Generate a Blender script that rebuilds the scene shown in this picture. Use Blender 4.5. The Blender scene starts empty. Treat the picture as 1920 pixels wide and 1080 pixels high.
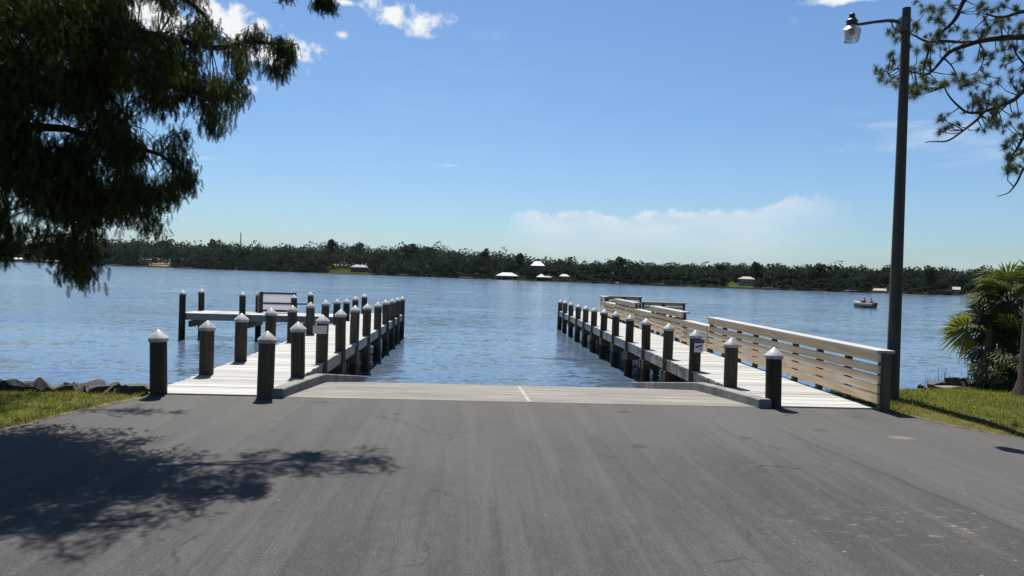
import bpy, math, random
import numpy as np
from mathutils import Vector, Matrix, noise

random.seed(7)
rng = np.random.default_rng(11)
scene = bpy.context.scene
COL = scene.collection
R = math.radians

# ------------------------------------------------------------------ camera
EYE = 2.0
FPX = 1400.0
YAW, ROLL, HOR = R(3.07), R(1.75), 510.0
PIT = math.atan((HOR - 540) / FPX)
fw = np.array([math.sin(YAW) * math.cos(PIT), math.cos(YAW) * math.cos(PIT), math.sin(PIT)])
rt0 = np.array([math.cos(YAW), -math.sin(YAW), 0.0])
up0 = np.cross(rt0, fw)
rt = rt0 * math.cos(ROLL) + up0 * math.sin(ROLL)
up = np.cross(rt, fw)
CAM = np.array([0, 0, EYE])
cd = bpy.data.cameras.new('camera')
cam = bpy.data.objects.new('camera', cd)
COL.objects.link(cam)
cd.sensor_width = 36
cd.lens = 36 * FPX / 1920
cd.clip_start = 0.1
cd.clip_end = 5000
cam.matrix_world = Matrix(((rt[0], up[0], -fw[0], 0), (rt[1], up[1], -fw[1], 0), (rt[2], up[2], -fw[2], EYE), (0, 0, 0, 1)))
scene.camera = cam


def ray(px, py):
    return fw * FPX + rt * (px - 960) - up * (py - 540)


def at_z(px, py, z):
    d = ray(px, py)
    return CAM + d * ((z - EYE) / d[2])


def at_y(px, py, Y):
    d = ray(px, py)
    return CAM + d * (Y / d[1])


# ------------------------------------------------------------------ world, sun, exposure
SUN_EL, SUN_AZ = 61.5, -10.0      # azimuth from +Y, positive towards +X
world = bpy.data.worlds.new('World')
scene.world = world
world.use_nodes = True
scene.view_settings.view_transform = 'Standard'
scene.view_settings.look = 'None'
scene.view_settings.exposure = 1.0
scene.view_settings.gamma = 1.0
scene.cycles.use_denoising = True
scene.cycles.max_bounces = 8
scene.cycles.transparent_max_bounces = 8
scene.cycles.caustics_reflective = False
scene.cycles.caustics_refractive = False


class NT:
    """small helper for node trees"""
    def __init__(s, tree):
        s.t = tree
        s.n = tree.nodes
        s.l = tree.links

    def node(s, typ, **kw):
        n = s.n.new(typ)
        for k, v in kw.items():
            if k.startswith('i_'):
                key = k[2:]
                key = int(key) if key.isdigit() else key.replace('_', ' ')
                if isinstance(v, bpy.types.NodeSocket):
                    s.l.new(v, n.inputs[key])
                else:
                    n.inputs[key].default_value = v
            else:
                setattr(n, k, v)
        return n

    def link(s, a, b):
        s.l.new(a, b)

    def m(s, op, a, b=None, c=None, clamp=False):
        n = s.n.new('ShaderNodeMath')
        n.operation = op
        n.use_clamp = clamp
        for i, v in enumerate((a, b, c)):
            if v is None:
                continue
            if isinstance(v, (int, float)):
                n.inputs[i].default_value = v
            else:
                s.l.new(v, n.inputs[i])
        return n.outputs[0]

    def mr(s, v, a, b, c=0.0, d=1.0, smooth=True):
        n = s.n.new('ShaderNodeMapRange')
        n.interpolation_type = 'SMOOTHSTEP' if smooth else 'LINEAR'
        s.l.new(v, n.inputs[0])
        for i, x in zip((1, 2, 3, 4), (a, b, c, d)):
            n.inputs[i].default_value = x
        return n.outputs[0]

    def mix(s, f, a, b, blend='MIX'):
        n = s.n.new('ShaderNodeMix')
        n.data_type = 'RGBA'
        n.blend_type = blend
        n.clamp_factor = True
        for sock, v in ((n.inputs[0], f), (n.inputs[6], a), (n.inputs[7], b)):
            if isinstance(v, bpy.types.NodeSocket):
                s.l.new(v, sock)
            elif isinstance(v, (int, float)):
                sock.default_value = v
            else:
                sock.default_value = (v[0], v[1], v[2], 1)
        return n.outputs[2]

    def noise(s, vec, scale, detail=4, rough=0.55, w=None):
        n = s.n.new('ShaderNodeTexNoise')
        n.inputs['Scale'].default_value = scale
        n.inputs['Detail'].default_value = detail
        n.inputs['Roughness'].default_value = rough
        if vec is not None:
            s.l.new(vec, n.inputs['Vector'])
        return n.outputs['Fac']

    def mapping(s, vec, scale=(1, 1, 1), rot=(0, 0, 0), loc=(0, 0, 0)):
        n = s.n.new('ShaderNodeMapping')
        s.l.new(vec, n.inputs[0])
        n.inputs['Location'].default_value = loc
        n.inputs['Rotation'].default_value = rot
        n.inputs['Scale'].default_value = scale
        return n.outputs[0]


def build_world():
    w = NT(world.node_tree)
    bg = w.n['Background']
    sky = w.node('ShaderNodeTexSky', sky_type='NISHITA')
    sky.sun_disc = False
    sky.sun_elevation = R(SUN_EL)
    sky.sun_rotation = R(SUN_AZ)
    sky.altitude = 0
    sky.air_density = 1.0
    sky.dust_density = 0.7
    sky.ozone_density = 1.6
    tc = w.node('ShaderNodeTexCoord')
    d = w.node('ShaderNodeSeparateXYZ')
    w.link(tc.outputs['Generated'], d.inputs[0])
    x, y, z = d.outputs
    az = w.m('ARCTAN2', x, y)
    el = w.m('ARCSINE', z)
    cv = w.node('ShaderNodeCombineXYZ')
    w.link(az, cv.inputs[0])
    w.link(el, cv.inputs[1])
    ae = cv.outputs[0]
    n1 = w.noise(ae, 38, 6, 0.6)
    n2 = w.noise(w.mapping(ae, (14, 60, 1)), 1.0, 4, 0.55)
    n3 = w.noise(w.mapping(ae, (1, 1, 1), loc=(3, 1, 0)), 95, 4, 0.6)

    def dire(px, py):
        v = ray(px, py)
        v = v / np.linalg.norm(v)
        return math.atan2(v[0], v[1]), math.asin(v[2])

    def blob(px, py, rx, ry, noise_out, n_amt, edge, ang=0.0):
        a0, e0 = dire(px, py)
        k = 1 / FPX
        da = w.m('SUBTRACT', az, a0)
        de = w.m('SUBTRACT', el, e0)
        c, s_ = math.cos(ang), math.sin(ang)
        u = w.m('DIVIDE', w.m('ADD', w.m('MULTIPLY', da, c), w.m('MULTIPLY', de, s_)), rx * k)
        v = w.m('DIVIDE', w.m('SUBTRACT', w.m('MULTIPLY', de, c), w.m('MULTIPLY', da, s_)), ry * k)
        r2 = w.m('SQRT', w.m('ADD', w.m('MULTIPLY', u, u), w.m('MULTIPLY', v, v)))
        f = w.m('ADD', w.m('SUBTRACT', 1.0, r2), w.m('MULTIPLY', w.m('SUBTRACT', noise_out, 0.5), n_amt))
        return w.mr(f, 0.0, edge)

    puff = None
    for args in [(735, 28, 50, 24, n1, 3.0, 0.8, -0.25), (790, 40, 52, 26, n1, 3.0, 0.9, 0.1), (425, 50, 95, 42, n1, 2.6, 0.6, -0.35),
                 (500, 95, 90, 36, n1, 3.0, 0.7, 0.0), (270, 25, 90, 40, n1, 2.6, 0.7, 0.0), (478, 168, 16, 10, n1, 3.0, 1.2, 0.0), (645, 3, 40, 6, n1, 3.2, 1.2, -0.1),
                 (1575, -3, 80, 11, n1, 2.4, 0.8, 0.0), (640, 66, 16, 8, n1, 3, 1.6, 0)]:
        b = blob(*args)
        puff = b if puff is None else w.m('MAXIMUM', puff, b)
    puff = w.m('MULTIPLY', puff, 0.95)
    wisp = w.m('MULTIPLY', blob(842, 310, 42, 5, n2, 1.2, 1.2, 0.0), 0.35)
    for args, k in [((1760, 250, 190, 34, n2, 3.2, 1.8, -0.08), 0.42), ((1880, 290, 120, 22, n2, 3.2, 1.8, 0.0), 0.3), ((360, 296, 60, 5, n2, 1.5, 1.3, 0.05), 0.35),
                    ((905, 65, 60, 18, n1, 3.4, 2.0, 0.0), 0.15), ((1490, 40, 12, 9, n1, 3.0, 1.6, 0.0), 0.2), ((800, 170, 500, 150, n2, 2.6, 3.0, 0.0), 0.10)]:
        wisp = w.m('MAXIMUM', wisp, w.m('MULTIPLY', blob(*args), k))
    # distant anvil cloud: a top outline over azimuth, fading down to the horizon haze
    fc = w.node('ShaderNodeFloatCurve')
    pts = [(880, 470), (945, 440), (965, 392), (1000, 389), (1025, 399), (1080, 390), (1125, 396), (1150, 404), (1200, 400), (1230, 390), (1290, 393), (1380, 390), (1440, 382), (1480, 367), (1540, 363), (1590, 372), (1620, 420), (1700, 470)]
    A = [dire(*p) for p in pts]
    a_lo, a_hi = A[0][0], A[-1][0]
    crv = fc.mapping.curves[0]
    crv.points[0].location = (0, A[0][1] / 0.15)
    crv.points[1].location = (1, max(A[-1][1], 0) / 0.15)
    for a, e in A[1:-1]:
        crv.points.new((a - a_lo) / (a_hi - a_lo), e / 0.15)
    for p in crv.points:
        p.handle_type = 'AUTO_CLAMPED'
    fc.mapping.update()
    w.link(w.mr(az, a_lo, a_hi, smooth=False), fc.inputs['Value'])
    top = w.m('MULTIPLY', fc.outputs[0], 0.15)
    inside = w.m('ADD', w.m('SUBTRACT', top, el), w.m('MULTIPLY', w.m('SUBTRACT', w.m('ADD', w.m('MULTIPLY', n3, 0.5), w.m('MULTIPLY', n1, 0.5)), 0.5), 0.03))
    edge = w.mr(inside, 0.0, 0.011)
    body = w.mr(inside, 0.008, 0.075, 1.0, 0.25)
    n4 = w.noise(w.mapping(ae, (9, 40, 1), loc=(5, 2, 0)), 1.0, 5, 0.6)
    side = w.m('MULTIPLY', w.mr(az, dire(930, 420)[0], dire(1010, 420)[0]), w.mr(az, dire(1420, 380)[0], dire(1640, 380)[0], 1.0, 0.0))
    anvil = w.m('MULTIPLY', w.m('MULTIPLY', w.m('MULTIPLY', edge, body), side), w.mr(n4, 0.3, 0.68, 0.3, 0.8))
    rim = w.m('MULTIPLY', w.m('MULTIPLY', w.mr(inside, 0.0, 0.007), w.mr(inside, 0.006, 0.022, 1.0, 0.0)), side)
    anvil = w.m('MAXIMUM', anvil, w.m('MULTIPLY', rim, w.mr(n1, 0.35, 0.65, 0.35, 0.95)))
    lowcl = w.m('MULTIPLY', w.m('MULTIPLY', w.mr(el, 0.0, 0.05, 1, 0), w.mr(n2, 0.40, 0.7)), 0.4)
    # blend: the sky's own colour, slightly graded, then clouds
    hs = w.node('ShaderNodeHueSaturation', i_Saturation=SKY_SAT, i_Value=1.0)
    w.link(sky.outputs[0], hs.inputs['Color'])
    tint = w.mix(1.0, hs.outputs[0], SKY_TINT, 'MULTIPLY')
    c = w.mix(w.m('MAXIMUM', anvil, lowcl), tint, CLOUD_LOW)
    c = w.mix(wisp, c, CLOUD_HI)
    c = w.mix(puff, c, CLOUD_HI)
    w.link(c, bg.inputs['Color'])
    bg.inputs['Strength'].default_value = SKY_STR


HAZE = 0.00003
SKY_STR = 0.05
SKY_SAT = 1.0
SKY_TINT = (0.70, 0.915, 1.14)
CLOUD_HI = (9.5, 9.6, 9.6)
CLOUD_LOW = (7.2, 7.9, 8.7)
build_world()
sun_l = bpy.data.lights.new('sun', 'SUN')
sun_l.energy = 5.0
sun_l.angle = R(0.53)
sun_l.color = (1.0, 0.95, 0.88)
sun = bpy.data.objects.new('sun', sun_l)
COL.objects.link(sun)
sun_dir = Vector((math.sin(R(SUN_AZ)) * math.cos(R(SUN_EL)), math.cos(R(SUN_AZ)) * math.cos(R(SUN_EL)), math.sin(R(SUN_EL))))
sun.rotation_euler = sun_dir.to_track_quat('Z', 'Y').to_euler()
sun.location = (0, 0, 60)

# ------------------------------------------------------------------ materials


def mat(name):
    m = bpy.data.materials.new(name)
    m.use_nodes = True
    t = NT(m.node_tree)
    return m, t, t.n['Principled BSDF']


def obj_coord(t, which='Object'):
    return t.node('ShaderNodeTexCoord').outputs[which]


def bump(t, b, h, strength, dist):
    n = t.node('ShaderNodeBump', i_Strength=strength, i_Distance=dist)
    t.link(h, n.inputs['Height'])
    t.link(n.outputs[0], b.inputs['Normal'])


def simple(name, col, rough=0.6, var=0.25, scale=6, stretch=(1, 1, 1), bmp=0.2, metallic=0.0, col2=None, spec=0.5, rand=0.0):
    m, t, b = mat(name)
    v = t.mapping(obj_coord(t), stretch)
    n = t.noise(v, scale, 5, 0.6)
    dark = col2 if col2 else tuple(c * (1 - var) for c in col)
    lite = col if col2 else tuple(min(1, c * (1 + var)) for c in col)
    c = t.mix(t.mr(n, 0.3, 0.7), dark, lite)
    if rand:
        oi = t.node('ShaderNodeObjectInfo')
        hs = t.node('ShaderNodeHueSaturation')
        t.link(t.mr(oi.outputs['Random'], 0, 1, 1 - rand, 1 + rand, False), hs.inputs['Value'])
        t.link(c, hs.inputs['Color'])
        c = hs.outputs[0]
    t.link(c, b.inputs['Base Color'])
    b.inputs['Roughness'].default_value = rough
    b.inputs['Metallic'].default_value = metallic
    b.inputs['Specular IOR Level'].default_value = spec
    if bmp:
        bump(t, b, t.noise(v, scale * 3, 4, 0.6), bmp, 0.02)
    return m


def leaf_mat(name, c1, c2, trans=0.35, rough=0.5, scale=0.8, yellow=None, spec=0.1, tint=(1.0, 1.25, 0.5)):
    m, t, b = mat(name)
    oc = obj_coord(t)
    n = t.noise(oc, scale, 3, 0.6)
    nf = t.noise(oc, scale * 14, 2, 0.6)
    f = t.mr(t.m('ADD', t.m('MULTIPLY', n, 0.6), t.m('MULTIPLY', nf, 0.4)), 0.35, 0.65)
    c = t.mix(f, c1, c2)
    if yellow:
        c = t.mix(t.mr(t.noise(oc, scale * 3.1, 2, 0.5), 0.6, 0.7), c, yellow)
    t.link(c, b.inputs['Base Color'])
    b.inputs['Roughness'].default_value = rough
    b.inputs['Specular IOR Level'].default_value = spec
    tr = t.node('ShaderNodeBsdfTranslucent')
    t.link(t.mix(1.0, c, tint, 'MULTIPLY'), tr.inputs[0])
    mx = t.node('ShaderNodeMixShader', i_0=trans)
    t.link(b.outputs[0], mx.inputs[1])
    t.link(tr.outputs[0], mx.inputs[2])
    t.link(mx.outputs[0], t.n['Material Output'].inputs[0])
    return m


M = {}


def mk_asphalt():
    m, t, b = mat('asphalt')
    oc = obj_coord(t)
    big = t.noise(t.mapping(oc, (0.35, 0.22, 1)), 1.0, 4, 0.55)
    streak = t.noise(t.mapping(oc, (2.6, 0.16, 1)), 1.0, 4, 0.6)
    streak2 = t.noise(t.mapping(oc, (9.0, 0.25, 1), rot=(0, 0, 0.04)), 1.0, 3, 0.55)
    mid = t.noise(oc, 2.2, 5, 0.65)
    fine = t.noise(oc, 55, 3, 0.8)
    vf = t.noise(oc, 160, 2, 0.8)
    c = t.mix(t.mr(big, 0.3, 0.7), (0.0369, 0.0363, 0.0357), (0.0530, 0.0518, 0.0501))
    c = t.mix(t.m('MULTIPLY', t.mr(streak, 0.45, 0.62), 0.55), c, (0.0680, 0.0662, 0.0634))
    c = t.mix(t.m('MULTIPLY', t.mr(streak2, 0.5, 0.68), 0.5), c, (0.0270, 0.0270, 0.0277))
    c = t.mix(t.m('MULTIPLY', t.mr(mid, 0.5, 0.75), 0.35), c, (0.0317, 0.0311, 0.0311))
    m2 = t.noise(t.mapping(oc, (1, 0.6, 1)), 9.0, 4, 0.7)
    c = t.mix(t.m('MULTIPLY', t.mr(m2, 0.5, 0.72), 0.30), c, (0.030, 0.030, 0.031))
    c = t.mix(t.m('MULTIPLY', t.mr(m2, 0.5, 0.3), 0.22), c, (0.092, 0.088, 0.080))
    hs = t.node('ShaderNodeHueSaturation')
    t.link(c, hs.inputs['Color'])
    t.link(t.mr(t.m('ADD', t.m('MULTIPLY', fine, 0.55), t.m('MULTIPLY', vf, 0.45)), 0.36, 0.64, 0.35, 1.65, False), hs.inputs['Value'])
    c = hs.outputs[0]
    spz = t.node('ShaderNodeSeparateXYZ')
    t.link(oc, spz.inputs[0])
    grazing_lift = t.m('MULTIPLY', t.mr(t.m('ADD', spz.outputs[1], t.m('MULTIPLY', t.m('SUBTRACT', big, 0.5), 5.0)), 5.0, 11.0), 0.42)
    c = t.mix(grazing_lift, c, (0.080, 0.077, 0.070))  # paler towards the ramp: low-angle view brightening painted into the colour
    # oil drips and wandering hairline cracks
    v1 = t.node('ShaderNodeTexVoronoi', i_Scale=0.9)
    dv = t.node('ShaderNodeVectorMath', operation='ADD')
    t.link(oc, dv.inputs[0])
    wn = t.node('ShaderNodeTexNoise', i_Scale=3.0)
    t.link(oc, wn.inputs['Vector'])
    sc0 = t.node('ShaderNodeVectorMath', operation='SCALE')
    t.link(wn.outputs['Color'], sc0.inputs[0])
    sc0.inputs['Scale'].default_value = 0.35
    t.link(sc0.outputs[0], dv.inputs[1])
    t.link(dv.outputs[0], v1.inputs['Vector'])
    oil = t.m('MULTIPLY', t.mr(v1.outputs['Distance'], 0.05, 0.16, 1, 0), t.mr(t.noise(oc, 0.5, 2), 0.5, 0.58))
    c = t.mix(t.m('MULTIPLY', oil, 0.5), c, (0.018, 0.018, 0.019))
    v2 = t.node('ShaderNodeTexVoronoi', i_Scale=0.33, feature='DISTANCE_TO_EDGE')
    t.link(dv.outputs[0], v2.inputs['Vector'])
    crk = t.m('MULTIPLY', t.mr(v2.outputs['Distance'], 0.002, 0.006, 1, 0), t.mr(t.noise(oc, 0.7, 3), 0.5, 0.6))
    c = t.mix(t.m('MULTIPLY', crk, 0.55), c, (0.016, 0.016, 0.016))
    sp = t.node('ShaderNodeSeparateXYZ')
    t.link(oc, sp.inputs[0])
    X, Y, _ = sp.outputs
    # paving seam on the right: a dark joint with newer, lighter mat beyond it
    p0, p1 = at_z(1500, 822, 0), at_z(1835, 962, 0)
    dx, dy = p1[0] - p0[0], p1[1] - p0[1]
    L = math.hypot(dx, dy)
    nx, ny = -dy / L, dx / L
    dist = t.m('SUBTRACT', t.m('ADD', t.m('MULTIPLY', X, nx), t.m('MULTIPLY', Y, ny)), p0[0] * nx + p0[1] * ny)
    dist = t.m('ADD', dist, t.m('MULTIPLY', t.m('SUBTRACT', t.noise(oc, 1.6, 3), 0.5), 0.12))
    alng = t.m('SUBTRACT', t.m('ADD', t.m('MULTIPLY', X, dx / L), t.m('MULTIPLY', Y, dy / L)), (p0[0] * dx + p0[1] * dy) / L)
    far = t.mr(alng, -2.0, 1.0)
    side = t.m('MULTIPLY', t.mr(dist, -0.015, 0.02), far)
    c = t.mix(t.m('MULTIPLY', side, 0.30), c, (0.0720, 0.0702, 0.0645))
    seam = t.m('MULTIPLY', t.mr(t.m('ABSOLUTE', dist), 0.01, 0.05, 1, 0), far)
    c = t.mix(t.m('MULTIPLY', seam, 0.45), c, (0.0202, 0.0196, 0.0190))
    # hairline joint left of centre
    # sandy crumbs and pale stones
    q = at_z(1850, 985, 0)
    band = t.m('MULTIPLY', t.mr(t.m('ABSOLUTE', t.m('SUBTRACT', Y, q[1] + 0.0)), 0.1, 0.75, 1, 0), t.mr(X, q[0] - 2.8, q[0] - 0.4))
    sand = t.m('MULTIPLY', band, t.mr(t.noise(t.mapping(oc, (2, 4, 1)), 3.0, 6, 0.75), 0.55, 0.68))
    c = t.mix(t.m('MULTIPLY', sand, 0.8), c, (0.2074, 0.1728, 0.1210))
    vor = t.node('ShaderNodeTexVoronoi', i_Scale=3.2)
    t.link(oc, vor.inputs['Vector'])
    spk = t.m('MULTIPLY', t.mr(vor.outputs['Distance'], 0.03, 0.05, 1, 0), t.mr(t.noise(oc, 0.9, 2), 0.5, 0.6))
    c = t.mix(t.m('MULTIPLY', spk, 0.7), c, (0.2304, 0.2131, 0.1786))
    q2 = at_z(1690, 821, 0)
    ps = t.m('ADD', t.m('POWER', t.m('MULTIPLY', t.m('SUBTRACT', X, q2[0]), 6.0), 2.0), t.m('POWER', t.m('MULTIPLY', t.m('SUBTRACT', Y, q2[1]), 9.0), 2.0))
    ps = t.m('ADD', ps, t.m('MULTIPLY', t.m('SUBTRACT', mid, 0.5), 2.2))
    c = t.mix(t.mr(ps, 0.3, 1.3, 0.7, 0.0), c, (0.1267, 0.1210, 0.1037))
    t.link(c, b.inputs['Base Color'])
    b.inputs['Roughness'].default_value = 0.82
    b.inputs['Specular IOR Level'].default_value = 0.15
    bump(t, b, t.m('ADD', fine, t.m('MULTIPLY', vf, 0.6)), 0.55, 0.012)
    return m


def mk_concrete(name, wet=True, base=(0.150, 0.144, 0.126)):
    m, t, b = mat(name)
    oc = obj_coord(t)
    n = t.noise(t.mapping(oc, (0.6, 1.6, 1)), 1.0, 6, 0.65)
    br = t.noise(t.mapping(oc, (0.5, 22, 1)), 1.0, 3, 0.6)
    fine = t.noise(oc, 40, 4, 0.7)
    c = t.mix(t.mr(n, 0.3, 0.7), tuple(x * 0.72 for x in base), tuple(x * 1.12 for x in base))
    c = t.mix(t.m('MULTIPLY', t.mr(br, 0.5, 0.7), 0.35), c, tuple(x * 0.6 for x in base))
    c = t.mix(t.m('MULTIPLY', t.mr(fine, 0.45, 0.75), 0.3), c, tuple(x * 0.6 for x in base))
    st = t.noise(t.mapping(oc, (0.35, 3.2, 1), loc=(4, 0, 0)), 1.0, 5, 0.7)
    c = t.mix(t.m('MULTIPLY', t.mr(st, 0.52, 0.66), 0.6), c, tuple(x * 1.7 for x in base))
    c = t.mix(t.m('MULTIPLY', t.mr(st, 0.46, 0.34), 0.5), c, tuple(x * 0.55 for x in base))
    rough = 0.85
    if wet:
        sp = t.node('ShaderNodeSeparateXYZ')
        t.link(oc, sp.inputs[0])
        zz = t.m('ADD', sp.outputs[2], t.m('MULTIPLY', t.m('SUBTRACT', n, 0.5), 0.10))
        wetf = t.mr(zz, -1.02, -0.90, 1, 0)
        c = t.mix(t.m('MULTIPLY', wetf, 0.75), c, (0.055, 0.052, 0.038))
        t.link(t.mr(wetf, 0, 1, 0.85, 0.35), b.inputs['Roughness'])
    else:
        b.inputs['Roughness'].default_value = rough
    t.link(c, b.inputs['Base Color'])
    b.inputs['Specular IOR Level'].default_value = 0.2
    bump(t, b, t.m('ADD', t.m('MULTIPLY', br, 0.5), fine), 0.4, 0.012)
    return m


def mk_water():
    m, t, b = mat('lake_water')
    oc = obj_coord(t)
    b.inputs['Base Color'].default_value = WATER_COL
    b.inputs['Roughness'].default_value = 0.12
    b.inputs['IOR'].default_value = 2.6
    def slope(vec, sc, det):
        n = t.n.new('ShaderNodeTexNoise')
        n.inputs['Scale'].default_value = sc
        n.inputs['Detail'].default_value = det
        n.inputs['Roughness'].default_value = 0.6
        t.link(vec, n.inputs['Vector'])
        v = t.node('ShaderNodeVectorMath', operation='SUBTRACT')
        t.link(n.outputs['Color'], v.inputs[0])
        v.inputs[1].default_value = (0.5, 0.5, 0.5)
        return v.outputs[0]
    s1 = slope(t.mapping(oc, (1.0, 2.4, 1), rot=(0, 0, 0.15)), 1.7, 3)
    s2 = slope(t.mapping(oc, (1.0, 2.0, 1), rot=(0, 0, -0.35)), 6.0, 3)
    s3 = slope(t.mapping(oc, (0.5, 1.2, 1), rot=(0, 0, 0.05)), 0.3, 2)
    patch = t.noise(t.mapping(oc, (0.012, 0.05, 1)), 1.0, 4, 0.6)
    amp = t.mr(patch, 0.38, 0.62, 0.45, 1.3)

    def madd(a_, k, b_=None):
        n = t.node('ShaderNodeVectorMath', operation='MULTIPLY_ADD')
        t.link(a_, n.inputs[0])
        n.inputs[1].default_value = (k * 0.7, k, 0)
        if b_ is not None:
            t.link(b_, n.inputs[2])
        else:
            n.inputs[2].default_value = (0, 0, 0)
        return n.outputs[0]
    v = madd(s1, 0.75 * WAVE, madd(s2, 0.65 * WAVE, madd(s3, 0.35 * WAVE)))
    sc_ = t.node('ShaderNodeVectorMath', operation='SCALE')
    t.link(v, sc_.inputs[0])
    t.link(amp, sc_.inputs['Scale'])
    ad = t.node('ShaderNodeVectorMath', operation='ADD')
    t.link(sc_.outputs[0], ad.inputs[0])
    ad.inputs[1].default_value = (0, 0, 1)
    nn = t.node('ShaderNodeVectorMath', operation='NORMALIZE')
    t.link(ad.outputs[0], nn.inputs[0])
    t.link(nn.outputs[0], b.inputs['Normal'])
    return m


WATER_COL = (0.064, 0.098, 0.145, 1)
WAVE = 1.1


def mk_piling():
    m, t, b = mat('piling_wood')
    oc = obj_coord(t)
    oi = t.node('ShaderNodeObjectInfo')
    off = t.node('ShaderNodeVectorMath', operation='ADD')
    t.link(oc, off.inputs[0])
    t.link(oi.outputs['Location'], off.inputs[1])
    g = t.noise(t.mapping(off.outputs[0], (14, 14, 0.6)), 1.0, 5, 0.65)
    cr = t.noise(t.mapping(off.outputs[0], (40, 40, 0.8)), 1.0, 3, 0.6)
    bl = t.noise(off.outputs[0], 2.2, 4, 0.6)
    c = t.mix(t.mr(g, 0.3, 0.7), (0.0275, 0.0230, 0.0150), (0.0625, 0.0540, 0.0375))
    c = t.mix(t.m('MULTIPLY', t.mr(bl, 0.45, 0.7), 0.5), c, (0.0375, 0.0390, 0.0240))
    c = t.mix(t.m('MULTIPLY', t.mr(cr, 0.58, 0.72), 0.8), c, (0.0075, 0.0060, 0.0045))
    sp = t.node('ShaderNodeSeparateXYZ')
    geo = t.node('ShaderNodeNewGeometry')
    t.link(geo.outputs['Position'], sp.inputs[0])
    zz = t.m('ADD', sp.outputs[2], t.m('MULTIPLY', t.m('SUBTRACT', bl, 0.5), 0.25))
    c = t.mix(t.mr(zz, -0.75, -0.25, 0.85, 0), c, (0.0100, 0.0105, 0.0070))  # wet pile foot, its dark band raised to paint in shade under the decks
    hs = t.node('ShaderNodeHueSaturation')
    t.link(c, hs.inputs['Color'])
    t.link(t.mr(oi.outputs['Random'], 0, 1, 0.6, 1.5, False), hs.inputs['Value'])
    t.link(hs.outputs[0], b.inputs['Base Color'])
    b.inputs['Roughness'].default_value = 0.75
    b.inputs['Specular IOR Level'].default_value = 0.25
    bump(t, b, t.m('ADD', g, cr), 0.6, 0.02)
    return m


def mk_wood(name, c1, c2, along='y', rand=True, rough=0.75, stain=None):
    m, t, b = mat(name)
    oc = obj_coord(t)
    sc = {'y': (16, 0.9, 16), 'x': (0.9, 16, 16), 'z': (16, 16, 0.9)}[along]
    isl = t.node('ShaderNodeNewGeometry').outputs['Random Per Island']
    off = t.node('ShaderNodeCombineXYZ')
    t.link(t.m('MULTIPLY', isl, 37.0), off.inputs[0])
    t.link(t.m('MULTIPLY', isl, 51.0), off.inputs[1])
    t.link(t.m('MULTIPLY', isl, 23.0), off.inputs[2])
    av = t.node('ShaderNodeVectorMath', operation='ADD')
    t.link(oc, av.inputs[0])
    t.link(off.outputs[0], av.inputs[1])
    g = t.noise(t.mapping(av.outputs[0], sc), 1.0, 5, 0.6)
    bl = t.noise(av.outputs[0], 1.7, 4, 0.6)
    c = t.mix(t.mr(g, 0.3, 0.7), c1, c2)
    if stain:
        c = t.mix(t.m('MULTIPLY', t.mr(bl, 0.45, 0.7), 0.6), c, stain)
    hs = t.node('ShaderNodeHueSaturation')
    t.link(c, hs.inputs['Color'])
    t.link(t.mr(isl, 0, 1, 0.72, 1.2, False), hs.inputs['Value'])
    t.link(hs.outputs[0], b.inputs['Base Color'])
    b.inputs['Roughness'].default_value = rough
    bump(t, b, g, 0.3, 0.01)
    return m


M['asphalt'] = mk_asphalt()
M['ramp'] = mk_concrete('ramp_concrete')
M['kerb'] = mk_concrete('kerb_concrete', wet=True, base=(0.165, 0.162, 0.150))
M['water'] = mk_water()
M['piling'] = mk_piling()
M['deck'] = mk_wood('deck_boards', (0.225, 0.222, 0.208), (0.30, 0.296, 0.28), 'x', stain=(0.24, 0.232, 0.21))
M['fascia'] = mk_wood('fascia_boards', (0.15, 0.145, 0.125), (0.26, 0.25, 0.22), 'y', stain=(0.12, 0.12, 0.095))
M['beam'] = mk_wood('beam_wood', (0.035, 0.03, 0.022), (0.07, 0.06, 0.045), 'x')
M['rail'] = mk_wood('rail_boards', (0.27, 0.215, 0.14), (0.42, 0.345, 0.235), 'y', stain=(0.30, 0.21, 0.13))
M['railcap'] = mk_wood('rail_cap_boards', (0.52, 0.50, 0.45), (0.68, 0.66, 0.60), 'y')
M['railpost'] = mk_wood('rail_posts', (0.055, 0.042, 0.026), (0.10, 0.08, 0.05), 'z')
M['cap'] = simple('piling_cap_plastic', (0.29, 0.29, 0.285), 0.5, 0.2, 9, bmp=0.05, rand=0.18)
M['jointc'] = simple('joint_sealant', (0.20, 0.196, 0.182), 0.8, 0.2, 9, bmp=0.1)
M['white'] = simple('white_paint', (0.50, 0.50, 0.49), 0.5, 0.08, 4, bmp=0.05)
M['blue'] = simple('dark_blue_paint', (0.035, 0.05, 0.12), 0.5, 0.1, 4, bmp=0)
M['pole'] = mk_wood('pole_wood', (0.022, 0.018, 0.013), (0.052, 0.043, 0.030), 'z')
M['metal'] = simple('dull_grey_metal', (0.06, 0.062, 0.066), 0.55, 0.2, 8, metallic=0.4, bmp=0.05)
M['dark'] = simple('dark_housing', (0.02, 0.021, 0.024), 0.5, 0.2, 8, bmp=0.05)
M['panel'] = simple('grey_panel', (0.30, 0.31, 0.34), 0.6, 0.1, 3, bmp=0.05)
_m = M['panel']
_t = NT(_m.node_tree)
_tr = _t.node('ShaderNodeBsdfTranslucent')
_tr.inputs[0].default_value = (0.8, 0.8, 0.84, 1)
_mx = _t.node('ShaderNodeMixShader', i_0=0.6)
_t.link(_t.n['Principled BSDF'].outputs[0], _mx.inputs[1])
_t.link(_tr.outputs[0], _mx.inputs[2])
_t.link(_mx.outputs[0], _t.n['Material Output'].inputs[0])
M['frame'] = simple('dark_frame_wood', (0.035, 0.03, 0.03), 0.7, 0.2, 6)
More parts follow.
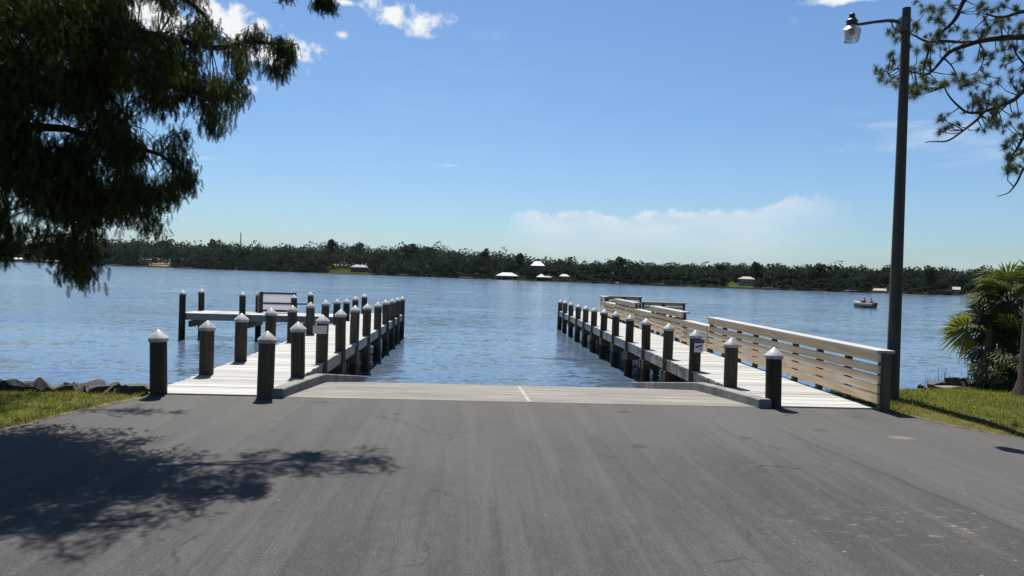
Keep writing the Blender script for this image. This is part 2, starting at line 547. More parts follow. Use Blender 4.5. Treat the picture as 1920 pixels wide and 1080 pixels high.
M['rock'] = simple('riprap_rock', (0.085, 0.078, 0.070), 0.9, 0.3, 5, bmp=0.8, col2=(0.022, 0.020, 0.019), rand=0.4)
M['soil'] = simple('bank_ground', (0.060, 0.068, 0.016), 0.95, 0.3, 3, bmp=0.5, col2=(0.085, 0.066, 0.034), spec=0.0)
M['sand'] = simple('bank_sand', (0.13, 0.115, 0.085), 0.95, 0.2, 3, bmp=0.4)
M['dirt'] = simple('edge_dirt', (0.15, 0.125, 0.085), 0.95, 0.3, 7, bmp=0.4, col2=(0.06, 0.055, 0.042), spec=0.0)
M['grass'] = leaf_mat('grass_blades', (0.092, 0.103, 0.020), (0.180, 0.180, 0.044), 0.35, 0.6, 1.2, yellow=(0.26, 0.22, 0.08), spec=0.05)
M['cypress'] = leaf_mat('cypress_leaf', (0.016, 0.022, 0.008), (0.052, 0.058, 0.016), 0.28, 0.7, 0.9, spec=0.05)
M['bark'] = simple('bark', (0.085, 0.068, 0.052), 0.9, 0.3, 4, (3, 3, 0.7), bmp=0.8, col2=(0.035, 0.028, 0.022))
M['twig'] = simple('twig_bark', (0.026, 0.021, 0.017), 0.9, 0.2, 8, bmp=0.2)
M['pine'] = leaf_mat('pine_needles', (0.045, 0.056, 0.028), (0.13, 0.14, 0.075), 0.25, 0.6, 1.2)
M['pinebark'] = simple('pine_bark', (0.055, 0.043, 0.034), 0.9, 0.3, 5, (2, 2, 0.8), bmp=1.0, col2=(0.022, 0.018, 0.015), spec=0.1)
M['palm'] = leaf_mat('palmetto_leaf', (0.038, 0.052, 0.018), (0.085, 0.100, 0.036), 0.35, 0.55, 1.3, yellow=(0.12, 0.10, 0.03))
M['palmy'] = leaf_mat('palmetto_yellow_leaf', (0.15, 0.14, 0.035), (0.24, 0.21, 0.05), 0.35, 0.45, 2)
M['shrub'] = leaf_mat('shrub_leaf', (0.10, 0.12, 0.075), (0.19, 0.21, 0.14), 0.25, 0.6, 2)
M['reed'] = leaf_mat('reed_stem', (0.10, 0.10, 0.05), (0.17, 0.16, 0.085), 0.2, 0.6, 2)
M['farleaf'] = leaf_mat('far_tree_leaf', (0.012, 0.020, 0.013), (0.028, 0.040, 0.025), 0.5, 0.9, 0.06, spec=0.0, tint=(0.9, 0.95, 0.9))
M['fartrunk'] = simple('far_trunk', (0.06, 0.05, 0.042), 0.9, 0.2, 2, bmp=0)
M['lawn'] = simple('far_lawn', (0.034, 0.048, 0.013), 0.95, 0.25, 0.3, bmp=0.1, spec=0.0)
M['bankfar'] = simple('far_bank_ground', (0.016, 0.018, 0.010), 0.95, 0.3, 0.1, bmp=0.1, spec=0.0)
M['beach'] = simple('far_beach_sand', (0.20, 0.15, 0.105), 0.95, 0.15, 0.4, bmp=0.1, spec=0.0)
M['roofwhite'] = simple('pale_metal_roof', (0.21, 0.205, 0.20), 0.5, 0.08, 0.4, bmp=0)
M['rooftan'] = simple('tan_roof', (0.20, 0.17, 0.145), 0.8, 0.15, 0.5, bmp=0)
M['rooflilac'] = simple('grey_lilac_roof', (0.14, 0.12, 0.15), 0.8, 0.15, 0.5, bmp=0)
M['wall'] = simple('house_wall', (0.05, 0.044, 0.04), 0.8, 0.15, 0.5, bmp=0)
M['wallpale'] = simple('house_wall_pale', (0.24, 0.225, 0.21), 0.8, 0.1, 0.5, bmp=0)
M['glass'] = simple('window_glass', (0.015, 0.018, 0.022), 0.1, 0.1, 1, bmp=0)
M['hull'] = simple('dark_hull', (0.085, 0.062, 0.045), 0.35, 0.15, 2, bmp=0)
M['cream'] = simple('cream_gelcoat', (0.46, 0.38, 0.27), 0.35, 0.08, 2, bmp=0)
M['skin'] = simple('skin', (0.42, 0.25, 0.17), 0.6, 0.08, 6, bmp=0)
M['hair'] = simple('dark_hair', (0.02, 0.016, 0.013), 0.6, 0.2, 8, bmp=0)
M['shirtd'] = simple('dark_shirt', (0.03, 0.035, 0.05), 0.9, 0.15, 6, bmp=0)
M['shirto'] = simple('orange_shirt', (0.40, 0.16, 0.08), 0.9, 0.15, 6, bmp=0)
M['short'] = simple('grey_shorts', (0.12, 0.12, 0.13), 0.9, 0.15, 6, bmp=0)


def mk_lens():
    m, t, b = mat('ribbed_clear_lens')
    b.inputs['Base Color'].default_value = (0.86, 0.84, 0.80, 1)
    b.inputs['Roughness'].default_value = 0.3
    b.inputs['Transmission Weight'].default_value = 0.75
    b.inputs['IOR'].default_value = 1.25
    oc = obj_coord(t)
    w = t.node('ShaderNodeTexWave', i_Scale=12.0)
    w.bands_direction = 'Z'
    t.link(oc, w.inputs['Vector'])
    bump(t, b, w.outputs['Fac'], 0.4, 0.02)
    return m


M['lens'] = mk_lens()

# ------------------------------------------------------------------ mesh helpers


class MB:
    def __init__(s):
        s.v, s.f = [], []
        s.big = []

    def add(s, vs, fs):
        o = len(s.v)
        s.v += [tuple(v) for v in vs]
        s.f += [tuple(i + o for i in f) for f in fs]
        return s

    def box(s, c, d, rz=0.0, tilt=None, bevel=0.0):
        hx, hy, hz = d[0] / 2, d[1] / 2, d[2] / 2
        P = [Vector((x, y, z)) for z in (-hz, hz) for y in (-hy, hy) for x in (-hx, hx)]
        if tilt is not None:
            P = [tilt @ p for p in P]
        if rz:
            r = Matrix.Rotation(rz, 3, 'Z')
            P = [r @ p for p in P]
        P = [p + Vector(c) for p in P]
        return s.add(P, [(0, 2, 3, 1), (4, 5, 7, 6), (0, 1, 5, 4), (2, 6, 7, 3), (0, 4, 6, 2), (1, 3, 7, 5)])

    def tube(s, pts, rad, n=8, caps=True):
        pts = [Vector(p) for p in pts]
        if isinstance(rad, (int, float)):
            rad = [rad] * len(pts)
        vs, fs = [], []
        up_ = Vector((0, 0, 1))
        pr = None
        for i, p in enumerate(pts):
            a = pts[max(i - 1, 0)]
            b = pts[min(i + 1, len(pts) - 1)]
            t = (b - a)
            t = t.normalized() if t.length > 1e-9 else Vector((0, 0, 1))
            if pr is None:
                ref = up_ if abs(t.z) < 0.9 else Vector((1, 0, 0))
                u = t.cross(ref).normalized()
            else:
                u = (pr - t * pr.dot(t))
                u = u.normalized() if u.length > 1e-6 else t.orthogonal().normalized()
            pr = u
            w = t.cross(u)
            for k in range(n):
                an = 2 * math.pi * k / n
                vs.append(p + (u * math.cos(an) + w * math.sin(an)) * rad[i])
        for i in range(len(pts) - 1):
            for k in range(n):
                a, b = i * n + k, i * n + (k + 1) % n
                fs.append((a, b, b + n, a + n))
        if caps:
            fs.append(tuple(range(n - 1, -1, -1)))
            fs.append(tuple((len(pts) - 1) * n + k for k in range(n)))
        return s.add(vs, fs)

    def lathe(s, prof, c=(0, 0, 0), n=20, squash=1.0):
        vs, fs = [], []
        for r, z in prof:
            for k in range(n):
                a = 2 * math.pi * k / n
                vs.append((c[0] + r * math.cos(a), c[1] + r * math.sin(a) * squash, c[2] + z))
        m_ = len(prof)
        for i in range(m_ - 1):
            for k in range(n):
                a, b = i * n + k, i * n + (k + 1) % n
                fs.append((a, b, b + n, a + n))
        fs.append(tuple(range(n - 1, -1, -1)))
        fs.append(tuple((m_ - 1) * n + k for k in range(n)))
        return s.add(vs, fs)

    def build(s, name, m, parent=None, smooth=False, loc=None):
        me = bpy.data.meshes.new(name)
        me.from_pydata(s.v, [], s.f)
        me.update()
        return finish(me, name, m, parent, smooth, loc)


def finish(me, name, m, parent=None, smooth=False, loc=None):
    me.materials.append(m)
    if smooth:
        me.polygons.foreach_set('use_smooth', [True] * len(me.polygons))
        try:
            me.set_sharp_from_angle(angle=R(45))
        except Exception:
            pass
    o = bpy.data.objects.new(name, me)
    COL.objects.link(o)
    if parent is not None:
        o.parent = parent
    if loc is not None:
        o.location = loc
    return o


def mesh_np(name, V, F, m, parent=None):
    """V (n,3) array, F (k,3 or 4) array: fast mesh for foliage"""
    me = bpy.data.meshes.new(name)
    k = F.shape[1]
    me.vertices.add(len(V))
    me.vertices.foreach_set('co', np.ascontiguousarray(V, dtype=np.float32).ravel())
    me.loops.add(F.size)
    me.loops.foreach_set('vertex_index', np.ascontiguousarray(F, dtype=np.int32).ravel())
    me.polygons.add(len(F))
    me.polygons.foreach_set('loop_start', np.arange(0, F.size, k, dtype=np.int32))
    me.polygons.foreach_set('loop_total', np.full(len(F), k, dtype=np.int32))
    me.update(calc_edges=True)
    return finish(me, name, m, parent)


def instance(tv, tf, pos, rots, scl):
    """copies of template verts: pos (n,3), rots (n,3,3), scl (n,)"""
    n = len(pos)
    V = np.einsum('nij,kj->nki', rots, tv) * scl[:, None, None] + pos[:, None, :]
    F = tf[None] + (np.arange(n) * len(tv))[:, None, None]
    return V.reshape(-1, 3), F.reshape(-1, tf.shape[1])


def rot_zx(az, tilt):
    ca, sa, ct, st = np.cos(az), np.sin(az), np.cos(tilt), np.sin(tilt)
    z = np.zeros_like(ca)
    o = np.ones_like(ca)
    Rz = np.stack([np.stack([ca, -sa, z], -1), np.stack([sa, ca, z], -1), np.stack([z, z, o], -1)], -2)
    Rx = np.stack([np.stack([o, z, z], -1), np.stack([z, ct, -st], -1), np.stack([z, st, ct], -1)], -2)
    return np.einsum('nij,njk->nik', Rz, Rx)


def rand_rot(n):
    q = rng.normal(size=(n, 4))
    q /= np.linalg.norm(q, axis=1)[:, None]
    w, x, y, z = q.T
    return np.stack([np.stack([1 - 2 * (y * y + z * z), 2 * (x * y - z * w), 2 * (x * z + y * w)], -1),
                     np.stack([2 * (x * y + z * w), 1 - 2 * (x * x + z * z), 2 * (y * z - x * w)], -1),
                     np.stack([2 * (x * z - y * w), 2 * (y * z + x * w), 1 - 2 * (x * x + y * y)], -1)], -2)


def tag(o, label=None, cat=None, group=None, kind=None):
    if label:
        o['label'] = label
    if cat:
        o['category'] = cat
    if group:
        o['group'] = group
    if kind:
        o['kind'] = kind
    return o


def thing(name, label, cat, loc=(0, 0, 0), group=None):
    o = bpy.data.objects.new(name, None)
    COL.objects.link(o)
    o.location = loc
    o.empty_display_size = 0.2
    return tag(o, label, cat, group)


def copy_tree(o, parent=None):
    c = o.copy()
    COL.objects.link(c)
    c.parent = parent
    for ch in list(o.children):
        copy_tree(ch, c)
    return c


def structure(o, label=None, cat='ground'):
    tag(o, label, cat, kind='structure')
    return o


# ------------------------------------------------------------------ ground, ramp, asphalt, water
WZ = -1.03
A0 = 11.45                        # front edge of the asphalt


def ramp_z(y):
    if y < A0:
        return 0.0
    if y < 14.6:
        return -0.078 * (y - A0)
    return -0.078 * (14.6 - A0) - 0.149 * (y - 14.6)


def sstep(a, b, x):
    t = min(1, max(0, (x - a) / (b - a)))
    return t * t * (3 - 2 * t)


left = [(-9.2, -3.0), (-7.6, 2.2), (-6.3, 5.9), (-5.37, 8.8), (-5.26, 9.44), (-5.11, 10.09), (-4.92, 10.62), (-4.80, 11.03), (-4.78, A0)]
right = [(14.5, -3.0), (11.5, 1.5), (9.4, 6.0), (7.90, 8.6), (7.36, 9.49), (6.99, 10.04), (6.84, 10.35), (6.73, 10.75), (6.57, 11.3), (6.53, A0)]


def edge_x(tab, y):
    for (x0, y0), (x1, y1) in zip(tab, tab[1:]):
        if y <= y1:
            return x0 + (x1 - x0) * (y - y0) / (y1 - y0)
    return tab[-1][0]


def crest(x):
    if x < -4.9:
        return 11.75 + 0.25 * math.sin(x * 0.9) - 0.04 * (x + 5)
    if x > 6.6:
        return 13.9 + 0.35 * math.sin(x * 0.7)
    return 11.35


def ground_z(x, y):
    c = crest(x)
    if -2.95 < x < 4.65:
        return ramp_z(y) - 0.12
    slope = 0.42
    z = -0.012 - max(0, y - c) * slope
    if -4.9 <= x <= 6.6 and y > c:
        z = -0.35 - (y - c) * 0.17
    if y > c:
        z += 0.08 * noise.noise(Vector((x * 1.3, y * 1.3, 0)))
    else:
        z += 0.012 * noise.noise(Vector((x * 0.9, y * 0.9, 3))) - 0.005
    if x > 6.4 and y > 2:
        z += 0.13 * sstep(0.02, 0.75, x - edge_x(right, y)) * (1 - sstep(11.9, 13.7, y))
    return max(z, -2.6)


xs = sorted(set([-900, -600, -400, -250, -150, -90, -60, -40, -28, -20] + [round(-16 + 0.33 * i, 3) for i in range(int(38 / 0.33))] + [24, 30, 40, 60, 90, 150, 250, 400, 600, 900] + [-4.91, -4.89, 6.59, 6.61, -2.96, -2.94, 4.64, 4.66]))
ys = sorted(set([-80, -50, -30, -15, -6, 0, 3, 6] + [round(7 + 0.33 * i, 3) for i in range(int(17 / 0.33))] + [26, 30, 40, 60, 100, 180, 300, 450, 700, 1000, 1500]))
g = MB()
g.v = [(x, y, ground_z(x, y)) for y in ys for x in xs]
nx_ = len(xs)
g.f = [(j * nx_ + i, j * nx_ + i + 1, (j + 1) * nx_ + i + 1, (j + 1) * nx_ + i) for j in range(len(ys) - 1) for i in range(nx_ - 1)]
structure(g.build('ground', M['soil'], smooth=True), 'grassy bank and lake bed around the boat ramp')

# asphalt apron, slightly domed grid cut to its outline
a = MB()
rows = [-60, -30, -15, -3] + [-3 + 0.25 * i for i in range(1, 58)] + [A0]
nc = 40
for y in rows:
    xl, xr = edge_x(left, max(y, -3)), edge_x(right, max(y, -3))
    if y > 0 and y < 11:
        xl += 0.09 * noise.noise(Vector((0, y * 1.9, 0)))
        xr += 0.09 * noise.noise(Vector((5, y * 1.9, 0)))
    for i in range(nc + 1):
        a.v.append((xl + (xr - xl) * i / nc, y, 0.0))
a.f = [(j * (nc + 1) + i, j * (nc + 1) + i + 1, (j + 1) * (nc + 1) + i + 1, (j + 1) * (nc + 1) + i) for j in range(len(rows) - 1) for i in range(nc)]
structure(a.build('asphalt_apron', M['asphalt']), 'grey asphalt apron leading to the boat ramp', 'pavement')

# concrete ramp going down into the water
RX0, RX1 = -2.78, 4.50
r_ = MB()
yy = [A0 + 0.002 + 0.3 * i for i in range(45)]
for j, y in enumerate(yy):
    for i in range(29):
        x = RX0 + (RX1 - RX0) * i / 28
        r_.v.append((x, y, ramp_z(y) + 0.003 - 0.0 * j))
r_.f = [(j * 29 + i, j * 29 + i + 1, (j + 1) * 29 + i + 1, (j + 1) * 29 + i) for j in range(44) for i in range(28)]
structure(r_.build('boat_ramp', M['ramp'], smooth=True), 'pale concrete boat ramp sloping into the lake', 'ramp')
# light sealed joint down the ramp's middle
jn = MB()
jp = [at_z(992, 752, 0), at_z(985, 745, -0.10), at_z(970, 737, -0.42), at_z(948, 729, -0.75)]
jx = np.interp([y for y in yy[:13]], [p[1] for p in jp], [p[0] for p in jp])
for x, y in zip(jx, yy[:13]):
    w_ = 0.03 + 0.012 * noise.noise(Vector((0, y * 3, 0)))
    jn.v += [(x - w_, y, ramp_z(y) + 0.008), (x + w_, y, ramp_z(y) + 0.008)]
jn.f = [(2 * i, 2 * i + 1, 2 * i + 3, 2 * i + 2) for i in range(12)]
structure(jn.build('ramp_joint', M['jointc']), 'pale sealed joint running down the ramp', 'joint')


def kerb(x, sgn, label):
    k = MB()
    ys_ = [A0 - 0.12, A0 + 0.3, 12.2, 13.0, 13.8, 14.6, 15.5, 16.5, 17.5, 19.0, 21.0]
    for y in ys_:
        zt = ramp_z(y) + 0.145 + 0.02 * sstep(A0, 13.5, y)
        zb = ramp_z(y) - 0.3
        x0, x1 = (x, x + 0.20) if sgn > 0 else (x - 0.20, x)
        k.v += [(x0, y, zb), (x0, y, zt - 0.015), (x0 + 0.015, y, zt), (x1 - 0.015, y, zt), (x1, y, zt - 0.015), (x1, y, zb)]
    for j in range(len(ys_) - 1):
        for i in range(5):
            k.f.append((j * 6 + i, (j + 1) * 6 + i, (j + 1) * 6 + i + 1, j * 6 + i + 1))
    k.f.append((0, 1, 2, 3, 4, 5))
    k.f.append(tuple((len(ys_) - 1) * 6 + i for i in (5, 4, 3, 2, 1, 0)))
    structure(k.build('ramp_kerb', M['kerb']), label, 'kerb')


kerb(-2.98, 1, 'concrete kerb along the left side of the ramp')
kerb(4.70, -1, 'concrete kerb along the right side of the ramp')

wv = MB()
wv.v = [(-900, 11.0, WZ), (900, 11.0, WZ), (900, 1400, WZ), (-900, 1400, WZ)]
wv.f = [(0, 1, 2, 3)]
structure(wv.build('lake_water', M['water']), 'rippled blue lake water', 'water')

# ------------------------------------------------------------------ pilings
PL = 3.9                          # piling length


def make_piling():
    t = thing('dock_piling', 'x', 'piling', (0, 0, 0))
    s_ = MB()
    n = 18
    prof = []
    for i in range(9):
        z = PL - 0.15 - (PL - 0.15) * i / 8
        prof.append((0.121 + 0.006 * i / 8, z))
    s_.lathe(prof[::-1], n=n)
    for i, v in enumerate(s_.v):
        k = 1 + 0.03 * noise.noise(Vector((v[0] * 6, v[1] * 6, v[2] * 0.8)))
        s_.v[i] = (v[0] * k, v[1] * k, v[2])
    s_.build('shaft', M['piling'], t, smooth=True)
    c = MB()
    c.lathe([(0.130, PL - 0.178), (0.138, PL - 0.178), (0.141, PL - 0.132), (0.144, PL - 0.128), (0.137, PL - 0.116), (0.080, PL - 0.060), (0.032, PL - 0.018), (0.010, PL)], n=22)
    c.build('cap', M['cap'], t, smooth=True)
    return t


PROTO = make_piling()
used = [False]
ORD = ['first', 'second', 'third', 'fourth', 'fifth', 'sixth', 'seventh', 'eighth', 'ninth', 'tenth', 'eleventh', 'twelfth', 'thirteenth', 'fourteenth']


def put_piling(x, y, ztop, label, group):
    o = PROTO if not used[0] else copy_tree(PROTO)
    used[0] = True
    k = 0.0 if 'board' in label or 'placard' in label else 1.0
    e = Vector((R(random.uniform(-1, 1)) * k, R(random.uniform(-1, 1)) * k, random.uniform(0, 6.28)))
    o.rotation_euler = e
    d = o.rotation_euler.to_matrix() @ Vector((0, 0, 1))
    o.location = Vector((x, y, ztop)) - d * PL + Vector((d.x, d.y, 0)) * 0.6
    o['label'] = label
    o['group'] = group
    return o


LIN = [(11.40, 1.0), (13.46, 1.0), (15.6, 1.0), (17.76, 1.0), (19.87, 0.995), (22.15, 0.94), (24.7, 0.885), (26.95, 0.87), (29.1, 0.83), (31.0, 0.81), (33.2, 0.775)]
LOUT = [(11.44, 0.977), (13.48, 0.977), (15.44, 0.996), (17.66, 0.994), (19.75, 0.96), (21.95, 0.95), (24.14, 0.925), (26.2, 0.88), (28.2, 0.81), (30.3, 0.835), (32.8, 0.86)]
RIN = [(11.50, 0.942), (13.45, 0.918), (15.66, 0.888), (17.85, 0.873), (20.15, 0.85), (22.28, 0.818), (24.5, 0.808), (26.7, 0.767), (28.9, 0.722), (31.06, 0.685), (33.26, 0.655), (35.7, 0.64), (38.0, 0.63), (40.1, 0.58)]
XLI, XLO, XRI = -3.06, -4.66, 4.79
for i, (y, z) in enumerate(LIN):
    e = ', beside the kerb end' if i == 0 else (', wearing a pale board' if i == 2 else '')
    put_piling(XLI, y, z, f"{ORD[i]} capped piling from shore in left dock's ramp-side row{e}", 'pilings of the left dock')
for i, (y, z) in enumerate(LOUT):
    e = ', beside the riprap' if i == 0 else ''
    put_piling(XLO, y, z, f"{ORD[i]} capped piling from shore in left dock's outer row{e}", 'pilings of the left dock')
for i, (y, z) in enumerate(RIN):
    e = ', carrying a square placard' if i == 2 else (', beside the kerb end' if i == 0 else '')
    put_piling(XRI, y, z, f"{ORD[i]} capped piling from shore in right dock's ramp-side row{e}", 'pilings of the right dock')
for (x, y, z, l) in [(-11.35, 30.0, 0.89, 'leftmost front-corner piling of the left dock\'s side platform'), (-9.03, 30.0, 0.89, 'middle front piling of the side platform, left of the grey panel'),
                     (-7.02, 30.0, 0.84, 'front piling of the side platform at the grey panel\'s right end'), (-11.33, 32.0, 0.90, 'back-corner piling at the side platform\'s far left end'),
                     (-8.97, 32.0, 0.84, 'back piling of the side platform at the grey panel\'s left end'), (-6.80, 32.0, 0.90, 'back piling of the side platform, right of the grey panel')]:
    put_piling(x, y, z, l, 'pilings of the side platform')

# ------------------------------------------------------------------ docks


def planks(mb, x0, x1, y0, y1, ztop, along='x', w=0.138, gap=0.007, jit=0.02):
    if along == 'x':
        y = y0
        while y < y1 - 0.02:
            ww = min(w, y1 - y)
            a_, b_ = random.uniform(-jit, jit), random.uniform(-jit, jit)
            mb.box(((x0 + x1 + a_ + b_) / 2, y + ww / 2, ztop - 0.019 + random.uniform(-.0025, .0025)), (x1 - x0 + b_ - a_, ww - gap, 0.038))
            y += w
    else:
        x = x0
        while x < x1 - 0.02:
            ww = min(w, x1 - x)
            mb.box((x + ww / 2, (y0 + y1) / 2, ztop - 0.019 + random.uniform(-.0025, .0025)), (ww - gap, y1 - y0 + random.uniform(-jit, jit), 0.038))
            x += w


def dock(name, label, x0, x1, y1, bents, slope, plat):
    t = thing(name, label, 'dock', ((x0 + x1) / 2, A0, 0))
    ox, oy = (x0 + x1) / 2, A0
    sub = lambda mb: [mb.v.__setitem__(i, (v[0] - ox, v[1] - oy, v[2] - slope * (v[1] - oy))) for i, v in enumerate(mb.v)]
    d = MB()
    planks(d, x0, x1, A0 + 0.004, y1, 0.022)
    sub(d)
    d.build('deck', M['deck'], t)
    px0, px1, py0, py1 = plat
    d = MB()
    planks(d, px0, px1, py0, py1, 0.020, 'y')
    sub(d)
    d.build('platform_deck', M['deck'], t)
    for xs_ in (x0 + 0.035, x1 - 0.035):
        f = MB()
        y = A0 + 0.02
        while y < y1:
            e = min(y + 4.3, y1)
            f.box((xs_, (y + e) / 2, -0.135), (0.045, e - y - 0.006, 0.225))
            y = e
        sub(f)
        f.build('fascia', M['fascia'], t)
    fl = MB()
    for yy_ in (py0 + 0.03, py1 - 0.03):
        fl.box(((px0 + px1) / 2, yy_, -0.135), (px1 - px0 - 0.02, 0.045, 0.225))
    xe = px0 + 0.03 if px0 < x0 else px1 - 0.03
    fl.box((xe, (py0 + py1) / 2, -0.135), (0.045, py1 - py0 - 0.11, 0.22))
    sub(fl)
    fl.build('platform_fascia', M['fascia'], t)
    for xs_ in (x0 + 0.5, (x0 + x1) / 2, x1 - 0.5):
        f = MB()
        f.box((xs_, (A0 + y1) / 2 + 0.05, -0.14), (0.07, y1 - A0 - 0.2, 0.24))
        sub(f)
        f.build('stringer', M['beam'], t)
    for y in bents:
        f = MB()
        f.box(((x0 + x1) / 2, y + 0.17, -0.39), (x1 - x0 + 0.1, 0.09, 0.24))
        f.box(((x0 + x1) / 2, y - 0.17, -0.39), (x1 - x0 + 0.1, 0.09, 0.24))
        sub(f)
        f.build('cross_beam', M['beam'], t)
    for yy_ in (py0 + 0.35, (py0 + py1) / 2, py1 - 0.35):
        f = MB()
        f.box(((px0 + px1) / 2, yy_, -0.15), (px1 - px0 - 0.12, 0.07, 0.24))
        sub(f)
        f.build('platform_joist', M['beam'], t)
    for i in range(3):
        f = MB()
        xx = px0 + (px1 - px0) * (i + 0.18) / 3
        f.box((xx, (py0 + py1) / 2, -0.40), (0.09, py1 - py0 + 0.15, 0.24))
        sub(f)
        f.build('platform_beam', M['beam'], t)
    return t


DSL = 0.0015
dock('left_dock', 'bleached plank dock left of the ramp with a side platform', -4.80, -3.0, 33.5, [y for y, _ in LIN[1:]], DSL, (-11.45, -4.81, 30.05, 32.0))
rd = dock('right_dock', 'bleached plank dock right of the ramp with wooden railings', 4.72, 6.45, 40.3, [y for y, _ in RIN[1:]], DSL, (6.46, 10.8, 37.0, 40.2))
# outer-row pilings of the right dock stay below its deck: parts of the dock
for y, _ in RIN[1:]:
    s_ = MB()
    s_.lathe([(0.12, -3.0), (0.115, -0.3)], (6.2 - 5.585, y - A0, 0), n=12)
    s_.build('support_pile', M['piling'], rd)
for x in (8.4, 10.5):
    for y in (37.4, 39.8):
        s_ = MB()
        s_.lathe([(0.12, -3.0), (0.115, -0.3)], (x - 5.585, y - A0, 0), n=12)
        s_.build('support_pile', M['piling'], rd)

# ------------------------------------------------------------------ railings


def railing(p0, p1, top, label, n_posts, boards, group, end_wide=False):
    """rail section from p0 to p1 (xy); the boards face the left-hand side of p0->p1"""
    p0, p1 = Vector((p0[0], p0[1], 0)), Vector((p1[0], p1[1], 0))
    L = (p1 - p0).length
    ang = math.atan2((p1 - p0).y, (p1 - p0).x)
    t = thing('dock_railing', label, 'railing', (p0.x, p0.y, 0.02), group)
    t.rotation_euler = (0, 0, ang)
    # local: x along, +y to the left (the walking side)
    c = MB()
    c.box((L / 2, 0.0, top - 0.02), (L + 0.04, 0.29, 0.042))
    o = c.build('cap_board', M['railcapx'], t)
    for k, (za, zb) in enumerate(boards):
        b_ = MB()
        if L > 4.4:
            h = L / 2
            b_.box((h / 2, 0.085, (za + zb) / 2), (h - 0.004, 0.04, zb - za))
            b_.box((h + h / 2, 0.085, (za + zb) / 2), (h - 0.004, 0.04, zb - za))
        else:
            b_.box((L / 2, 0.085, (za + zb) / 2), (L - 0.004, 0.04, zb - za))
        b_.build('rail_board', M['railx'], t)
    for i in range(n_posts):
        q = MB()
        x = 0.05 + (L - 0.1) * i / (n_posts - 1)
        if i == 0 and end_wide:
            q.box((0.045, -0.02, (top - 0.042) / 2 - 0.02), (0.09, 0.17, top - 0.042 + 0.04))
        else:
            q.box((x, 0.015, (top - 0.042) / 2 - 0.1), (0.09, 0.095, top - 0.042 + 0.2))
        q.build('post', M['railpost'], t)
    return t


M['railx'] = mk_wood('rail_boards_x', (0.47, 0.335, 0.19), (0.66, 0.50, 0.315), 'x', stain=(0.52, 0.33, 0.17))
M['railcapx'] = mk_wood('rail_cap_boards_x', (0.24, 0.232, 0.212), (0.31, 0.30, 0.28), 'x')
XR = 6.47
HI, LO = 0.93, 0.69
B_HI = [(0.745, 0.888), (0.565, 0.69), (0.412, 0.532), (0.262, 0.382), (0.10, 0.235)]
B_LO = [(0.505, 0.648), (0.345, 0.465), (0.205, 0.318), (0.06, 0.175)]
GR = 'railing sections of the right dock'
railing((XR, 11.30), (XR, 19.75), HI, 'longest tall slatted railing section nearest the shore, beside the lamp pole', 9, B_HI, GR, True)
railing((XR, 19.80), (XR, 22.20), LO, 'short low railing section next beyond the longest tall one', 2, B_LO, GR)
railing((XR, 22.25), (XR, 26.30), HI, 'second tall slatted railing section from shore', 6, B_HI, GR)
railing((XR, 26.35), (XR, 28.85), LO, 'low railing dip between the second and third tall sections', 2, B_LO, GR)
railing((XR, 28.90), (XR, 32.95), HI, 'third tall slatted railing section from shore', 6, B_HI, GR)
railing((XR, 33.00), (XR, 35.60), LO, 'low railing dip between the third and fourth tall sections', 2, B_LO, GR)
railing((XR, 35.65), (XR, 36.90), HI, 'fourth and farthest tall railing section along the dock', 2, B_HI, GR)
railing((6.76, 37.08), (8.52, 37.08), HI, 'tall dark backlit railing section on the end platform', 3, B_HI, 'railings of the end platform')
railing((8.56, 37.08), (10.75, 37.08), LO, 'low dark backlit railing section on the end platform', 3, B_LO, 'railings of the end platform')

# ------------------------------------------------------------------ panel on the left platform, placards, pipe stub
t = thing('display_panel', 'grey panel in a dark frame standing on the side platform', 'panel', (-8.05, 31.55, 0))
p = MB()
p.box((0, 0, 0.60), (1.22, 0.03, 0.34))
p.build('panel', M['panel'], t)
p = MB()
p.box((0, 0, 0.24), (1.22, 0.028, 0.24))
p.build('lower_panel', M['panel'], t)
for nm, c, d in [('top_rail', (0, 0, 0.815), (1.5, 0.06, 0.07)), ('middle_rail', (0.30, 0, 0.395), (2.1, 0.06, 0.06)), ('bottom_rail', (0, 0, 0.085), (1.5, 0.06, 0.07))]:
    q = MB()
    q.box(c, d)
    q.build(nm, M['frame'], t)
for xx in (-0.68, 0.68):
    q = MB()
    q.box((xx, 0, 0.43), (0.13, 0.075, 0.86))
    q.build('post', M['frame'], t)
q = MB()
q.box((-0.79, 0.0, 0.42), (0.035, 0.035, 0.84))
q.build('trim_strip', M['rail'], t)

sg = thing('sign_board', 'blank pale board nailed under the cap of the third ramp-side piling', 'sign', (XLI - 0.02, 15.6 - 0.152, 0.70))
q = MB()
q.box((0, 0, 0), (0.285, 0.02, 0.17))
q.build('board', M['white'], sg)
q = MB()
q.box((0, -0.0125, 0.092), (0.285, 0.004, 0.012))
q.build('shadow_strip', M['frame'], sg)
pc = thing('placard', 'square white placard with a dark blue slanting emblem on the right dock', 'sign', (XRI + 0.03, 15.66 - 0.150, 0.52))
q = MB()
q.box((0, 0, 0), (0.19, 0.012, 0.19))
q.build('plate', M['white'], pc)
q = MB()
tl = Matrix.Rotation(R(-14), 3, 'Y')
q.box((0.005, -0.008, 0.035), (0.15, 0.004, 0.028), tilt=tl)
q.box((-0.02, -0.008, 0.012), (0.10, 0.004, 0.018), tilt=tl)
q.box((0.03, -0.008, -0.03), (0.02, 0.004, 0.05), tilt=Matrix.Rotation(R(20), 3, 'Y'))
q.build('emblem', M['blue'], pc)
q = MB()
q.box((0.0, 0.002, 0.135), (0.23, 0.014, 0.075))
q.build('dark_band', M['blue'], pc)

